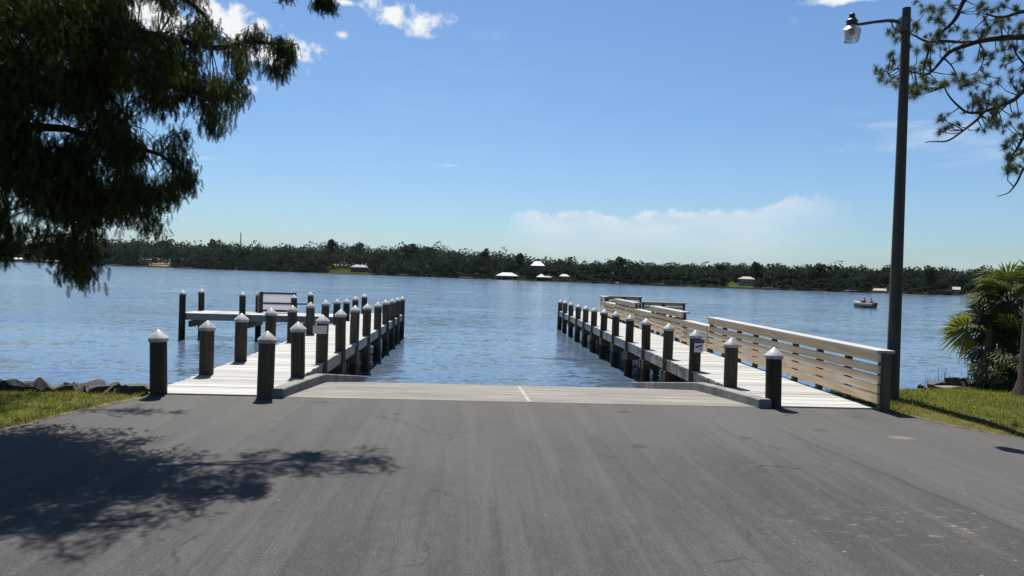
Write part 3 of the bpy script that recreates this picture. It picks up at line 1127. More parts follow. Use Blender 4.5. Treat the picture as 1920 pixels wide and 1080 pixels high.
pb = at_z(1286, 727, -0.42)
ps_ = thing('pipe_stub', 'short pale capped pipe standing beside the third right piling', 'pipe', tuple(pb))
q = MB()
q.lathe([(0.05, -0.35), (0.05, 0.06)], n=14)
q.build('pipe', M['white'], ps_, smooth=True)
q = MB()
q.lathe([(0.058, 0.055), (0.062, 0.06), (0.062, 0.085), (0.02, 0.10)], n=14)
q.build('cap', M['white'], ps_, smooth=True)

# ------------------------------------------------------------------ lamp pole
lp = at_z(1672, 757, 0)
PX, PY = lp[0], lp[1]
ptop = at_y(1700, 15, PY)
t = thing('lamp_pole', 'tall dark timber lamp pole beside the near end of the railing', 'street lamp', (PX, PY, 0))
q = MB()
n = 10
dx = ptop[0] - PX
PH = ptop[2]
q.tube([(dx * i / n, 0, -0.4 + (PH + 0.4) * i / n) for i in range(n + 1)], [0.110 - 0.044 * i / n for i in range(n + 1)], 20)
q.build('pole', M['pole'], t, smooth=True)
hz = lambda px, py, Y=PY: Vector(at_y(px, py, Y)) - Vector((PX, PY, 0))
q = MB()
q.tube([hz(1693, 50), hz(1686, 42), hz(1676, 39), hz(1664, 38.5), hz(1640, 41), hz(1614, 45), hz(1604, 46)], [0.03, 0.03, 0.029, 0.028, 0.026, 0.025, 0.024], 10)
q.build('arm', M['metal'], t, smooth=True)
q = MB()
q.box(hz(1691, 47), (0.10, 0.16, 0.22))
q.build('bracket', M['metal'], t)
q = MB()
q.tube([hz(1670, 39), hz(1675, 52), hz(1690, 62)], 0.012, 6)
q.build('brace', M['metal'], t)
hc = hz(1597, 50)
q = MB()
q.lathe([(0.055, 0.02), (0.085, 0.03), (0.09, 0.10), (0.062, 0.125), (0.062, 0.14)], hc, 18)
q.build('lamp_head', M['dark'], t, smooth=True)
hd = t.children[-1] if False else [c for c in t.children if c.name.startswith('lamp_head')][0]
q = MB()
q.lathe([(0.042, 0.14), (0.046, 0.15), (0.046, 0.205), (0.03, 0.22)], hc, 16)
q.build('photocell', M['dark'], hd, smooth=True)
q = MB()
q.lathe([(0.07, 0.02), (0.135, -0.045), (0.15, -0.07), (0.142, -0.10), (0.125, -0.22), (0.118, -0.245), (0.112, -0.245), (0.119, -0.22), (0.135, -0.10), (0.142, -0.072), (0.128, -0.05), (0.064, 0.012)], hc, 22)
q.build('lens', M['lens'], hd, smooth=True)
q = MB()
q.lathe([(0.03, -0.14), (0.045, -0.11), (0.045, -0.04), (0.025, 0.0)], hc, 12)
q.build('bulb', M['white'], hd, smooth=True)

# ------------------------------------------------------------------ rocks


def rock_mesh(seed, flat):
    import bmesh
    bm = bmesh.new()
    bmesh.ops.create_icosphere(bm, subdivisions=3, radius=1)
    for v in bm.verts:
        d = v.co.normalized()
        k = 1 + 0.34 * noise.noise(d * 1.2 + Vector((seed * 7, 0, 0))) + 0.16 * noise.noise(d * 2.9 + Vector((0, seed * 5, 0)))
        # blocky facets
        q_ = Vector([max(-0.62, min(0.62, c)) for c in d * k])
        v.co = q_ * 1.35 + d * 0.06 * noise.noise(d * 7)
        v.co.z *= flat
    me = bpy.data.meshes.new('rock')
    bm.to_mesh(me)
    bm.free()
    me.materials.append(M['rock'])
    return me


ROCKS = [rock_mesh(i, 0.55 + 0.1 * (i % 3)) for i in range(5)]


def rock(p, s, label, group):
    o = bpy.data.objects.new('riprap_rock', ROCKS[random.randrange(5)])
    COL.objects.link(o)
    o.location = p
    o.scale = (s * random.uniform(.85, 1.3), s * random.uniform(.8, 1.1), s * random.uniform(.75, 1.1))
    o.rotation_euler = (random.uniform(-.7, .7), random.uniform(-.7, .7), random.uniform(0, 6.3))
    tag(o, label, 'rock', group)
    return o


GL = 'riprap rocks along the left bank'
for px in range(-160, 262, 13):
    for row in range(2):
        x_ = px + random.uniform(-5, 5)
        base = np.interp(x_, [-160, 0, 100, 200, 262], [734, 734, 736, 741, 745])
        pz = at_z(x_, base, -0.02)
        y_ = pz[1] + 0.22 + row * 0.45 + random.uniform(-.05, .1)
        xw = pz[0] * y_ / pz[1]
        s = random.uniform(.08, .18)
        zz = -0.05 + s * 0.25 - row * 0.12
        rock((xw, y_, zz), s, 'dark grey boulder in the riprap row along the left grass bank', GL)
rock(tuple(at_y(262, 736, 11.9)), 0.21, 'largest blocky dark boulder at the riprap\'s right end beside the dock piling', GL)
rock(tuple(at_y(238, 738, 11.95)), 0.13, 'boulder just left of the largest blocky riprap boulder', GL)
GRR = 'rocks at the right water edge'
for px, py, s, l in [(1757, 724, .10, 'leftmost small dark rock at the right water edge'), (1786, 721, .15, 'larger dark rock at the right water edge left of the palmetto'),
                     (1803, 722, .12, 'dark rock just right of the larger one at the right water edge'), (1818, 724, .11, 'dark rock under the palmetto fronds at the water edge'),
                     (1838, 726, .10, 'dark rock at the water edge beneath the grey shrub'), (1729, 728, .07, 'smallest dark stone at the right water edge near the lamp pole'),
                     (1862, 724, .12, 'rock right of the grey shrub at the water edge')]:
    q_ = at_y(px, py, 14.6)
    rock((q_[0], q_[1], q_[2] + 0.01), s * 1.35, l, GRR)
sd = MB()
for i in range(9):
    a_ = at_z(1765 + i * 13, 727 - 2.5 * math.sin(i * .9), -0.02)
    sd.v += [(a_[0], a_[1] - 0.16, -0.005), (a_[0], a_[1] + 0.25, -0.02)]
sd.f = [(2 * i, 2 * i + 2, 2 * i + 3, 2 * i + 1) for i in range(8)]
structure(sd.build('sand_strip', M['sand']), 'pale sand strip at the right water edge', 'sand')

# ------------------------------------------------------------------ grass


def in_asphalt(x, y):
    k = random.uniform(-.07, .05)
    return edge_x(left, max(-3, y)) - k < x < edge_x(right, max(-3, y)) + k and y < A0 + 0.03


def grass(n, x0, x1, y0, y1, name, label):
    P = []
    while len(P) < n:
        x, y = random.uniform(x0, x1), random.uniform(y0, y1)
        if in_asphalt(x, y) or y > crest(x) + 0.25 or (-4.9 < x < 6.6):
            continue
        d = noise.noise(Vector((x * 1.1, y * 1.1, 9))) * 0.5 + 0.5
        if random.random() > 0.45 + d * 0.6:
            continue
        P.append((x, y, ground_z(x, y) - 0.004, d))
    P = np.array(P)
    tv = np.array([[-0.0045, 0, 0], [0.0045, 0, 0], [0.0035, 0.012, 0.6], [-0.0035, 0.012, 0.6], [0, 0.04, 1.0]])
    tv[:, 2] *= 0.048
    tf = np.array([[0, 1, 2], [0, 2, 3], [3, 2, 4]])
    az = rng.uniform(0, 6.283, len(P))
    tl = rng.normal(0, 0.45, len(P))
    V, F = instance(tv, tf, P[:, :3], rot_zx(az, tl), rng.uniform(.5, 1.25, len(P)) * (0.7 + 0.6 * P[:, 3]))
    o = mesh_np(name, V, F, M['grass'])
    tag(o, label, 'grass', kind='stuff')


grass(60000, -13.5, -4.7, 7.0, 12.3, 'lawn_grass', 'short green grass on the bank left of the asphalt')
grass(95000, 6.6, 15.5, 7.0, 14.8, 'lawn_grass', 'short green grass on the bank right of the lamp pole')

def edge_dirt(tab, sgn, y0, y1, label):
    q = MB()
    n_ = 90
    for i in range(n_ + 1):
        y = y0 + (y1 - y0) * i / n_
        x = edge_x(tab, y) + 0.09 * noise.noise(Vector((0 if sgn < 0 else 5, y * 1.9, 0)))
        w_ = 0.05 + 0.10 * abs(noise.noise(Vector((y * 2.3, sgn, 4)))) + 0.05 * abs(noise.noise(Vector((y * 9, sgn, 4))))
        w2 = 0.03 + 0.09 * abs(noise.noise(Vector((y * 3.1, sgn * 3, 8)))) + 0.03 * noise.noise(Vector((y * 12, sgn, 4)))
        q.v += [(x - sgn * w2, y, 0.0045), (x + sgn * w_, y, 0.004)]
    q.f = [(2 * i, 2 * i + 1, 2 * i + 3, 2 * i + 2) for i in range(n_)]
    structure(q.build('edge_dirt', M['dirt']), label, 'dirt')


edge_dirt(left, -1, 6.0, 11.2, 'sandy dirt along the left edge of the asphalt')
edge_dirt(right, 1, 6.0, 11.1, 'sandy dirt along the right edge of the asphalt')

# ------------------------------------------------------------------ trees: helpers


def limb(mb, pts, r0, r1, n=7, wob=0.04, seed=0, sub=4):
    pts = [Vector(p) for p in pts]
    out = []
    for i in range(len(pts) - 1):
        p_0 = pts[max(i - 1, 0)]
        p_1, p_2 = pts[i], pts[i + 1]
        p_3 = pts[min(i + 2, len(pts) - 1)]
        for k in range(sub):
            u = k / sub
            out.append(0.5 * ((2 * p_1) + (-p_0 + p_2) * u + (2 * p_0 - 5 * p_1 + 4 * p_2 - p_3) * u * u + (-p_0 + 3 * p_1 - 3 * p_2 + p_3) * u ** 3))
    out.append(pts[-1])
    for i in range(1, len(out) - 1):
        out[i] = out[i] + Vector((noise.noise(out[i] * 2 + Vector((seed, 0, 0))), noise.noise(out[i] * 2 + Vector((0, seed, 5))), noise.noise(out[i] * 2 + Vector((9, 0, seed))))) * wob
    m_ = len(out) - 1
    mb.tube(out, [r0 + (r1 - r0) * (i / m_) ** 0.8 for i in range(m_ + 1)], n)
    return out


def poly_in(poly, x, y):
    c = False
    j = len(poly) - 1
    for i in range(len(poly)):
        xi, yi = poly[i]
        xj, yj = poly[j]
        if (yi > y) != (yj > y) and x < (xj - xi) * (y - yi) / (yj - yi) + xi:
            c = not c
        j = i
    return c


# ------------------------------------------------------------------ bald cypress on the left


def cypress():
    bx, by = -8.3, 9.8
    t = thing('cypress_tree', 'dark bald cypress with drooping feathery branches overhanging the left side', 'tree', (bx, by, 0))
    O = Vector((bx, by, 0))
    tr = MB()
    tr.tube([(0, 0, -0.3), (0, 0, 0.2), (0.02, 0, 0.8), (0.05, 0, 2.2), (0, 0.05, 4.5), (-0.05, 0, 7.0), (0, 0, 10.5), (0.05, 0, 13.0)], [0.75, 0.58, 0.42, 0.34, 0.30, 0.24, 0.14, 0.03], 18)
    for i, v in enumerate(tr.v):
        a_ = math.atan2(v[1], v[0])
        k = 1 + 0.10 * math.sin(a_ * 7) * max(0, 1 - v[2] / 2.5)
        tr.v[i] = (v[0] * k, v[1] * k, v[2])
    tr.build('trunk', M['bark'], t, smooth=True)
    lb = MB()
    limbs = []
    W = lambda px, py, Y: Vector(at_y(px, py, Y)) - O
    specs = [
        [(0.0, 0, 5.6), W(60, 60, 9.6), W(250, 70, 9.3), W(400, 85, 9.1), W(470, 84, 9.1), W(545, 86, 9.0)],
        [(0.0, 0, 5.0), W(40, 130, 9.2), W(200, 150, 8.8), W(330, 160, 8.7), W(405, 190, 8.7)],
        [(0.0, 0, 4.2), W(20, 230, 9.3), W(150, 250, 9.0), W(270, 280, 8.9), W(345, 320, 8.9)],
        [(0.0, 0, 3.8), W(30, 310, 9.0), W(140, 340, 8.6), W(220, 370, 8.5), W(280, 405, 8.5)],
        [(0.0, 0, 3.5), W(20, 330, 10.0), W(90, 370, 9.9), W(140, 420, 9.8), W(150, 480, 9.8)],
        [(0.0, 0, 6.0), W(80, -40, 10.4), W(300, -60, 10.6), W(480, -50, 10.7), W(620, -40, 11.0), W(720, -45, 11.1)],
        [(0.0, 0, 6.4), W(120, -60, 9.0), W(280, -30, 8.6), W(370, 20, 8.4), W(400, 60, 8.4)],
        [(0.0, 0, 5.2), W(-100, 60, 9.6), W(60, 110, 9.5), W(160, 170, 9.4), W(230, 230, 9.4)],
        [(0.0, 0, 6.2), (1.6, -1.4, 6.3), (3.2, -1.2, 6.2), (5.2, -0.85, 6.05)],
        [(0.0, 0, 7.0), (1.6, 0.6, 7.3), (3.2, 1.0, 7.2), (5.0, 1.3, 6.7), (6.4, 1.6, 6.5)],
        [(0.0, 0, 6.0), (-1.6, -0.8, 6.2), (-3.0, -1.2, 5.8)], [(0.0, 0, 8.0), (-1.6, 0.8, 8.2), (-2.6, 1.2, 7.9)],
        [(0.0, 0, 9.0), (1.4, 0.2, 9.3), (2.6, 0.2, 9.2)], [(0.0, 0, 4.6), (-1.2, 1.4, 4.6), (-2.2, 2.2, 4.2)],
        [(0.0, 0, 6.2), (0.2, 1.4, 6.5), (0.5, 2.8, 6.4), (0.7, 4.2, 6.0)], [(0.0, 0, 5.6), (-0.6, 1.4, 6.0), (-1.2, 2.8, 5.9), (-1.6, 4.0, 5.6)], [(0.0, 0, 7.0), (0.9, 1.2, 7.4), (1.7, 2.4, 7.4), (2.0, 3.2, 7.2)],
    ]
    for i, sp in enumerate(specs):
        p_ = limb(lb, sp, 0.075, 0.012, 7, 0.10, i * 3.1)
        limbs += p_
    LP = np.array([tuple(p) for p in limbs])
    # clusters: hanging sprays spread through the crown's volume
    poly = [(-60, -30), (372, -30), (392, 45), (420, 85), (468, 98), (462, 150), (446, 200), (425, 235), (405, 262), (388, 240), (372, 195), (345, 180), (330, 215), (300, 215), (322, 250), (345, 290), (362, 330), (350, 362), (325, 372), (298, 388), (285, 412), (296, 436), (252, 424), (210, 432), (190, 440), (175, 465), (165, 505), (148, 525), (132, 505), (118, 480), (60, 462), (40, 440), (20, 440), (5, 475), (-60, 480)]
    gaps = [(272, 32, 20, 26), (28, 72, 24, 14), (62, 102, 26, 9), (12, 45, 10, 20), (130, 128, 14, 9), (110, 250, 52, 15), (14, 385, 16, 26), (30, 415, 10, 14), (262, 235, 14, 22), (292, 330, 22, 10), (70, 428, 8, 12), (125, 435, 16, 7), (210, 438, 18, 10), (242, 190, 8, 6), (200, 345, 8, 10), (305, 245, 12, 12), (345, 35, 8, 14), (395, 130, 10, 12), (430, 140, 8, 18), (280, 300, 10, 18)]
    C, Sz = [], []
    while len(C) < 1080:
        px, py = random.uniform(-60, 470), random.uniform(-30, 525)
        if not poly_in(poly, px, py + 10):
            continue
        if any(((px - gx) / (rx + 13)) ** 2 + ((py + 16 - gy) / (ry + 20)) ** 2 < 1 for gx, gy, rx, ry in gaps):
            continue
        Y = random.uniform(8.1, 10.3)
        C.append(Vector(at_y(px, py, Y)) - O)
        Sz.append(1.25 if px < 210 else (1.0 if px < 310 else 0.72))
    for px, py, k in [(470, 70, 4), (485, 60, 3), (455, 78, 4), (480, 80, 2), (508, 86, 3), (530, 82, 6), (542, 88, 6), (535, 98, 4), (515, 118, 4), (530, 120, 4), (520, 132, 3), (490, 116, 2), (600, 2, 5), (612, 8, 6), (622, 4, 5), (590, 0, 3), (532, -8, 4), (440, 95, 4), (448, 120, 4), (450, 150, 4), (398, 240, 4), (340, 335, 5), (352, 345, 4), (330, 300, 5), (345, 250, 3), (350, 170, 3), (330, 130, 6), (150, 500, 5), (148, 515, 4), (135, 480, 5), (165, 470, 4), (288, 420, 3), (292, 428, 2), (0, 470, 4), (5, 480, 3)]:
        for _ in range(k):
            C.append(Vector(at_y(px + random.uniform(-7, 7), py + random.uniform(-6, 5), random.uniform(8.85, 9.25) if py > 12 or px < 500 else 11.0)) - O)
            Sz.append(0.6)
    # the rest of the crown, above and left of the view
    n_vis = len(C)
    for i in range(430):
        j = random.randrange(len(limbs))
        q_ = limbs[j]
        if q_.length < 1.4 and False:
            continue
        pr = Vector((q_.x, q_.y, 0)).length
        if pr < 0.9:
            continue
        c_ = q_ + Vector((random.gauss(0, .28), random.gauss(0, .28), random.gauss(-.05, .2)))
        w_ = c_ + O
        # keep clear of the open sky in front of the lake
        v_ = np.array(w_) - CAM
        zf = float(v_ @ fw)
        sx, sy = 960 + FPX * float(v_ @ rt) / zf, 540 - FPX * float(v_ @ up) / zf
        if zf > 0 and sy > -30 and sx > (-40 if q_.y < 1.0 else 230):
            continue
        C.append(c_)
        Sz.append(1.1)
    for i in range(130):
        a_ = random.uniform(0, 6.28)
        zc = random.uniform(6.5, 13)
        rr = random.uniform(0.3, 1.0) * (13.6 - zc) * 0.36
        C.append(Vector((rr * math.cos(a_), rr * math.sin(a_), zc)))
        Sz.append(1.3)
    for i in range(46):
        u = random.random()
        C.append(Vector((-3.5 + 2.0 * u + random.gauss(0, .12), 10.0 + 1.05 * u + random.gauss(0, .16), 6.15 + .2 * u + random.gauss(0, .08))) - O)
        Sz.append(0.9)
    for i in range(34):
        u = random.random()
        C.append(Vector((-6.5 + 2.1 * u + random.gauss(0, .10), 12.95 - 0.25 * u + random.gauss(0, .10), 5.0 + random.gauss(0, .06))) - O)
        Sz.append(0.6)
    for i in range(60):
        u = random.random()
        C.append(Vector((-6.6 + 3.3 * u + random.gauss(0, .12), 8.2 + 0.75 * u + random.gauss(0, .14), 6.0 + random.gauss(0, .08))) - O)
        Sz.append(0.8)
    for i in range(260):
        C.append(Vector((random.uniform(-10.0, -6.7), random.uniform(12.4, 14.6), random.uniform(5.0, 7.4))) - O)
        Sz.append(1.4)
    for i, c_ in enumerate(C):
        if i % 2 and i < n_vis - 140:
            continue
        d = LP - np.array(tuple(c_))
        j = int(np.argmin((d ** 2).sum(1)))
        s0 = Vector(LP[j])
        if (s0 - c_).length < 1.1:
            mid = (s0 + c_) / 2 + Vector((random.uniform(-.08, .08), random.uniform(-.08, .08), 0.06))
            lb.tube([s0, mid, c_], [0.008, 0.006, 0.003], 4, False)
    lb.build('branches', M['twig'], t, smooth=True)
    # frond template: thin stem with two ranks of needles, hanging along -Z
    tv, tf = [], []
    K = 11
    for k in range(K):
        u = (k + 0.6) / K
        z0 = -u
        ln = 0.26 * (1 - 0.55 * abs(2 * u - 0.9))
        for s in (-1, 1):
            o_ = len(tv)
            tv += [(0, 0, z0 + 0.035), (0, 0, z0 - 0.035), (s * ln, random.uniform(-.03, .03), z0 - ln * 0.55)]
            tf.append((o_, o_ + 1, o_ + 2))
    o_ = len(tv)
    tv += [(-0.008, 0, 0), (0.008, 0, 0), (0, 0, -1)]
    tf.append((o_, o_ + 1, o_ + 2))
    tv, tf = np.array(tv), np.array(tf)
    P, S = [], []

    def gs(sd):
        return max(-1.5, min(1.5, random.gauss(0, 1))) * sd
    for c_, s in zip(C, Sz):
        nf = int(30 * s + 4)
        for _ in range(nf):
            P.append((c_.x + gs(.085 * s + .015), c_.y + gs(.11 * s + 0.02), c_.z + gs(.075 * s + .01)))
            S.append(random.uniform(.06, .16) * (0.75 + 0.25 * s))
    P, S = np.array(P), np.array(S)
    az = rng.uniform(0, 6.283, len(P))
    tl = np.clip(np.abs(rng.normal(0.2, 0.65, len(P))), 0, 1.5)
    V, F = instance(tv, tf, P, rot_zx(az, tl), S)
    mesh_np('foliage', V, F, M['cypress'], t)
    return t


cypress()

# ------------------------------------------------------------------ pine on the right


def pine():
    bx, by = 10.25, 13.0
    t = thing('pine_tree', 'longleaf pine at the right edge with gnarled limbs and needle tufts', 'tree', (bx, by, 0))
    O = Vector((bx, by, 0))
    tr = MB()
    tr.tube([(0, 0, -0.2), (0, 0, 0.05), (0, 0, 0.35), (0.0, 0, 1.5), (0.05, 0, 3.5), (0.12, 0, 6), (0.1, 0, 9), (0.15, 0, 12.5)], [0.42, 0.34, 0.25, 0.22, 0.20, 0.17, 0.12, 0.03], 16)
    for i, v in enumerate(tr.v):
        k = 1 + 0.08 * noise.noise(Vector((v[0] * 8, v[1] * 8, v[2] * 2)))
        tr.v[i] = (v[0] * k, v[1] * k, v[2])
    tr.build('trunk', M['pinebark'], t, smooth=True)
    W = lambda px, py, Y: Vector(at_y(px, py, Y)) - O
    lb = MB()
    pts = []
    for i, (sp, r0, r1) in enumerate([
        ([(0.1, 0, 6.3), W(1960, 62, 13.2), W(1920, 68, 13.3), W(1868, 72, 13.4), W(1825, 80, 13.5), W(1790, 92, 13.5), W(1770, 108, 13.5), W(1755, 125, 13.5), W(1737, 140, 13.4)], 0.075, 0.022),
        ([W(1830, 79, 13.5), W(1780, 77, 13.6), W(1740, 77, 13.7), W(1712, 64, 13.7), W(1690, 60, 13.7)], 0.035, 0.012),
        ([(0.1, 0, 7.6), W(1850, -60, 13.5), W(1808, 0, 13.7), W(1795, 30, 13.7), W(1775, 52, 13.8), W(1750, 72, 13.8), W(1735, 110, 13.8), W(1728, 150, 13.7)], 0.06, 0.014),
        ([(0.1, 0, 5.2), W(1950, 158, 12.9), W(1920, 172, 12.8), W(1900, 190, 12.7), W(1870, 200, 12.6), W(1845, 207, 12.6), W(1815, 210, 12.5), W(1795, 195, 12.5), W(1778, 175, 12.5), W(1770, 160, 12.5)], 0.055, 0.010),
        ([W(1850, 205, 12.6), W(1825, 230, 12.6), W(1800, 250, 12.6), W(1775, 264, 12.5), W(1752, 266, 12.5), W(1735, 268, 12.5)], 0.028, 0.007),
        ([(0.1, 0, 4.3), W(1930, 255, 13), W(1905, 280, 13), W(1893, 300, 13), W(1890, 310, 13)], 0.04, 0.008),
        ([(0.1, 0, 4.0), W(1925, 310, 12.8), W(1905, 345, 12.8), W(1892, 362, 12.8), W(1870, 368, 12.8)], 0.03, 0.006),
        ([W(1770, 110, 13.5), W(1785, 125, 13.5), W(1797, 145, 13.5), W(1800, 160, 13.5)], 0.018, 0.007),
        ([W(1835, 78, 13.5), W(1845, 100, 13.4), W(1840, 125, 13.4), W(1825, 145, 13.4)], 0.018, 0.007),
        ([W(1737, 140, 13.4), W(1715, 135, 13.4), W(1680, 130, 13.4), W(1650, 138, 13.4)], 0.018, 0.007),
        ([W(1920, 120, 13), W(1905, 95, 13), W(1900, 80, 13)], 0.02, 0.008),
        ([(0.1, 0, 7.0), W(1920, 20, 12.9), W(1880, 30, 12.8), W(1850, 25, 12.7)], 0.05, 0.012),
        ([(0.1, 0, 8.2), (1.4, -0.6, 8.4), (2.4, -1.0, 8.2)], 0.06, 0.012), ([(0.1, 0, 9.2), (-1.2, 0.7, 9.6), (-2.0, 1.1, 9.6)], 0.06, 0.012), ([(0.1, 0, 10.2), (0.6, 1.2, 10.8), (0.8, 1.8, 10.9)], 0.05, 0.012),
        ([(0.1, 0, 6.0), (1.3, 0.8, 6.4), (2.3, 1.2, 6.2)], 0.06, 0.012), ([(0.1, 0, 11), (-0.5, -0.8, 11.6), (-0.9, -1.2, 11.7)], 0.04, 0.01),
    ]):
        pts += limb(lb, sp, r0, r1, 8, 0.03, i * 2.7)
    LP = np.array([tuple(p) for p in pts])
    T = [(1640, 135), (1650, 150), (1665, 125), (1675, 145), (1690, 160), (1665, 60), (1680, 75), (1672, 100), (1690, 110), (1700, 165), (1715, 180), (1725, 160), (1735, 150), (1715, 130), (1728, 125), (1705, 60), (1715, 45), (1727, 10), (1745, 15), (1755, 40), (1765, 25), (1780, 10), (1770, 45), (1745, 65), (1750, 95), (1720, 95), (1763, 90), (1800, 100), (1772, 155), (1790, 150), (1802, 165), (1805, 140), (1820, 175), (1835, 190), (1845, 175), (1855, 195), (1880, 185), (1830, 150), (1850, 140), (1870, 155), (1885, 125), (1895, 110), (1860, 110), (1840, 100), (1870, 95), (1905, 90), (1880, 50), (1850, 45), (1860, 20), (1835, 25), (1840, 10), (1880, 10), (1905, 25), (1915, 45), (1810, 60), (1830, 60), (1762, 225), (1775, 240), (1785, 235), (1850, 235), (1870, 240), (1885, 235), (1845, 245), (1860, 225), (1910, 215), (1915, 235), (1920, 250), (1900, 265), (1885, 275), (1893, 290), (1915, 280), (1890, 320), (1903, 315), (1912, 310), (1918, 130), (1912, 150), (1905, 165), (1720, 170), (1730, 140), (1742, 115), (1742, 90), (1758, 70), (1772, 68), (1735, 165), (1712, 160), (1880, 75), (1900, 60), (1890, 35), (1870, 35), (1845, 70), (1815, 200), (1862, 210), (1838, 205)]
    C = []
    for px, py in T:
        base = 13.5 if py < 150 else 12.8
        C.append(Vector(at_y(px, py, base + random.uniform(-.3, .3))) - O)
        for _ in range(2):
            C.append(Vector(at_y(px + random.uniform(-16, 16), py + random.uniform(-12, 12), base + random.uniform(-.5, .5))) - O)
    for _ in range(150):
        q_ = pts[random.randrange(len(pts))]
        w_ = q_ + O + Vector((random.gauss(0, .3), random.gauss(0, .3), random.gauss(0.05, .25)))
        v_ = np.array(w_) - CAM
        zf = float(v_ @ fw)
        sx, sy = 960 + FPX * float(v_ @ rt) / zf, 540 - FPX * float(v_ @ up) / zf
        if (sy > -25 and sx < 1945) or (q_.x ** 2 + q_.y ** 2) < 0.3:
            continue
        C.append(w_ - O)
    for c_ in C:
        d = LP - np.array(tuple(c_))
        s0 = Vector(LP[int(np.argmin((d ** 2).sum(1)))])
        if (s0 - c_).length < 0.5:
            mid = (s0 + c_) / 2 + Vector((random.uniform(-.05, .05), random.uniform(-.05, .05), -0.03))
            lb.tube([s0, mid, c_], [0.011, 0.008, 0.005], 5, False)
    lb.build('branches', M['twig'], t, smooth=True)
    tv, tf = [], []
    for k in range(120):
        d = Vector((random.gauss(0, 1), random.gauss(0, 1), random.gauss(0.35, 0.8))).normalized()
        ln = random.uniform(.08, .15)
        s = d.orthogonal().normalized() * 0.0034
        b0 = d * 0.008 + Vector((0, 0, random.uniform(-.05, .03)))
        tip = b0 + d * ln + Vector((0, 0, -0.02))
        o_ = len(tv)
        tv += [b0 - s, b0 + s, tip]
        tf.append((o_, o_ + 1, o_ + 2))
    tv, tf = np.array([tuple(v) for v in tv]), np.array(tf)
    P = np.array([tuple(c_) for c_ in C])
    V, F = instance(tv, tf, P, rot_zx(rng.uniform(0, 6.28, len(P)), rng.normal(0, .6, len(P))), rng.uniform(.6, 1.15, len(P)))
    mesh_np('needles', V, F, M['pine'], t)


pine()

# ------------------------------------------------------------------ palmettos, shrub, reeds


def fan_leaf(mb, hub, d, spread, rad, n, roll=0.0):
    """a palmate leaf: narrow pleated segments radiating from hub around direction d"""
    d = Vector(d).normalized()
    side = d.cross(Vector((0, 0, 1)))
    side = side.normalized() if side.length > 1e-3 else Vector((1, 0, 0))
    nrm = side.cross(d).normalized()
    rm = Matrix.Rotation(roll, 3, d)
    side, nrm = rm @ side, rm @ nrm
    for k in range(n):
        a_ = -spread / 2 + spread * k / (n - 1) + random.uniform(-.02, .02)
        u = (d * math.cos(a_) + side * math.sin(a_))
        w = u.cross(nrm).normalized()
        L = rad * (0.72 + 0.28 * math.cos(a_ * 0.75)) * random.uniform(.9, 1.06)
        wd = 0.022 * rad / 0.5
        dr = Vector((0, 0, -1)) * (L * 0.22)
        p0 = hub
        p1 = hub + u * L * 0.55 + nrm * 0.02 * ((k % 2) * 2 - 1) + dr * 0.15
        p2 = hub + u * L + dr * random.uniform(.5, 1.3)
        o_ = len(mb.v)
        mb.v += [tuple(p0), tuple(p1 - w * wd), tuple(p1 + nrm * 0.008), tuple(p1 + w * wd), tuple(p2)]
        mb.f += [(o_, o_ + 1, o_ + 2), (o_, o_ + 2, o_ + 3), (o_ + 1, o_ + 4, o_ + 2), (o_ + 2, o_ + 4, o_ + 3)]


def palmetto(base, hubh, leaves, label, rad, seed, trunk=True, yellow=()):
    random.seed(seed)
    t = thing('palmetto', label, 'palm', base, 'palmettos by the right water edge')
    tk = MB()
    tk.tube([(0, 0, -0.4), (0.03, 0, hubh * 0.4), (0.0, 0.0, hubh)], [0.11, 0.10, 0.07], 10)
    tk.build('trunk', M['bark'], t, smooth=True)
    st = MB()
    fans = MB()
    for k, (az, elv, ln) in enumerate(leaves):
        d = Vector((math.cos(az) * math.cos(elv), math.sin(az) * math.cos(elv), math.sin(elv)))
        h = Vector((0, 0, hubh)) + d * ln + Vector((0, 0, -0.08 * ln))
        st.tube([(0, 0, hubh - 0.05), Vector((0, 0, hubh)) + d * ln * 0.5 + Vector((0, 0, .03)), h], [0.014, 0.011, 0.008], 5, False)
        dd = (d + Vector((0, 0, -0.35))).normalized()
        if k in yellow:
            y_ = MB()
            fan_leaf(y_, h, dd, R(215), rad * 1.2, 32, R(80))
            o = y_.build('yellowed_fan_leaf', M['palmy'], t)
            o['label'] = 'yellowing fan leaf'
        else:
            fan_leaf(fans, h, dd, R(random.uniform(190, 250)), rad * random.uniform(.85, 1.1), 26, random.uniform(-1.2, 1.2))
    st.build('leaf_stalks', M['palm'], t)
    fans.build('fan_leaves', M['palm'], t)


b1 = at_y(1850, 735, 14.6)
b2 = at_y(1890, 738, 15.0)
random.seed(3)
lv1 = [(R(165), R(2), .40)] + [(R(random.uniform(60, 190)), R(random.uniform(-35, 60)), random.uniform(.2, .55)) for _ in range(9)] + [(R(random.uniform(-60, 90)), R(random.uniform(-10, 70)), random.uniform(.25, .5)) for _ in range(6)]
lv2 = [(R(random.uniform(0, 360)), R(random.uniform(-25, 80)), random.uniform(.3, .75)) for _ in range(26)]
skirt = [(R(random.uniform(0, 360)), R(random.uniform(-75, -30)), random.uniform(.25, .6)) for _ in range(14)]
lv1 += [(R(random.uniform(-90, 100)), R(random.uniform(-70, -20)), random.uniform(.25, .6)) for _ in range(8)]
lv2 += skirt
palmetto((b1[0], b1[1], -0.25), at_y(1835, 618, 14.6)[2] + 0.25, lv1, 'low palmetto with a yellowing fan leaf at the right water edge', 0.50, 5, yellow=(0,))
palmetto((b2[0], b2[1], -0.25), at_y(1895, 570, 15.0)[2] + 0.25, lv2, 'taller dark palmetto beside the pine trunk', 0.55, 6)
b3 = at_y(1885, 738, 14.3)
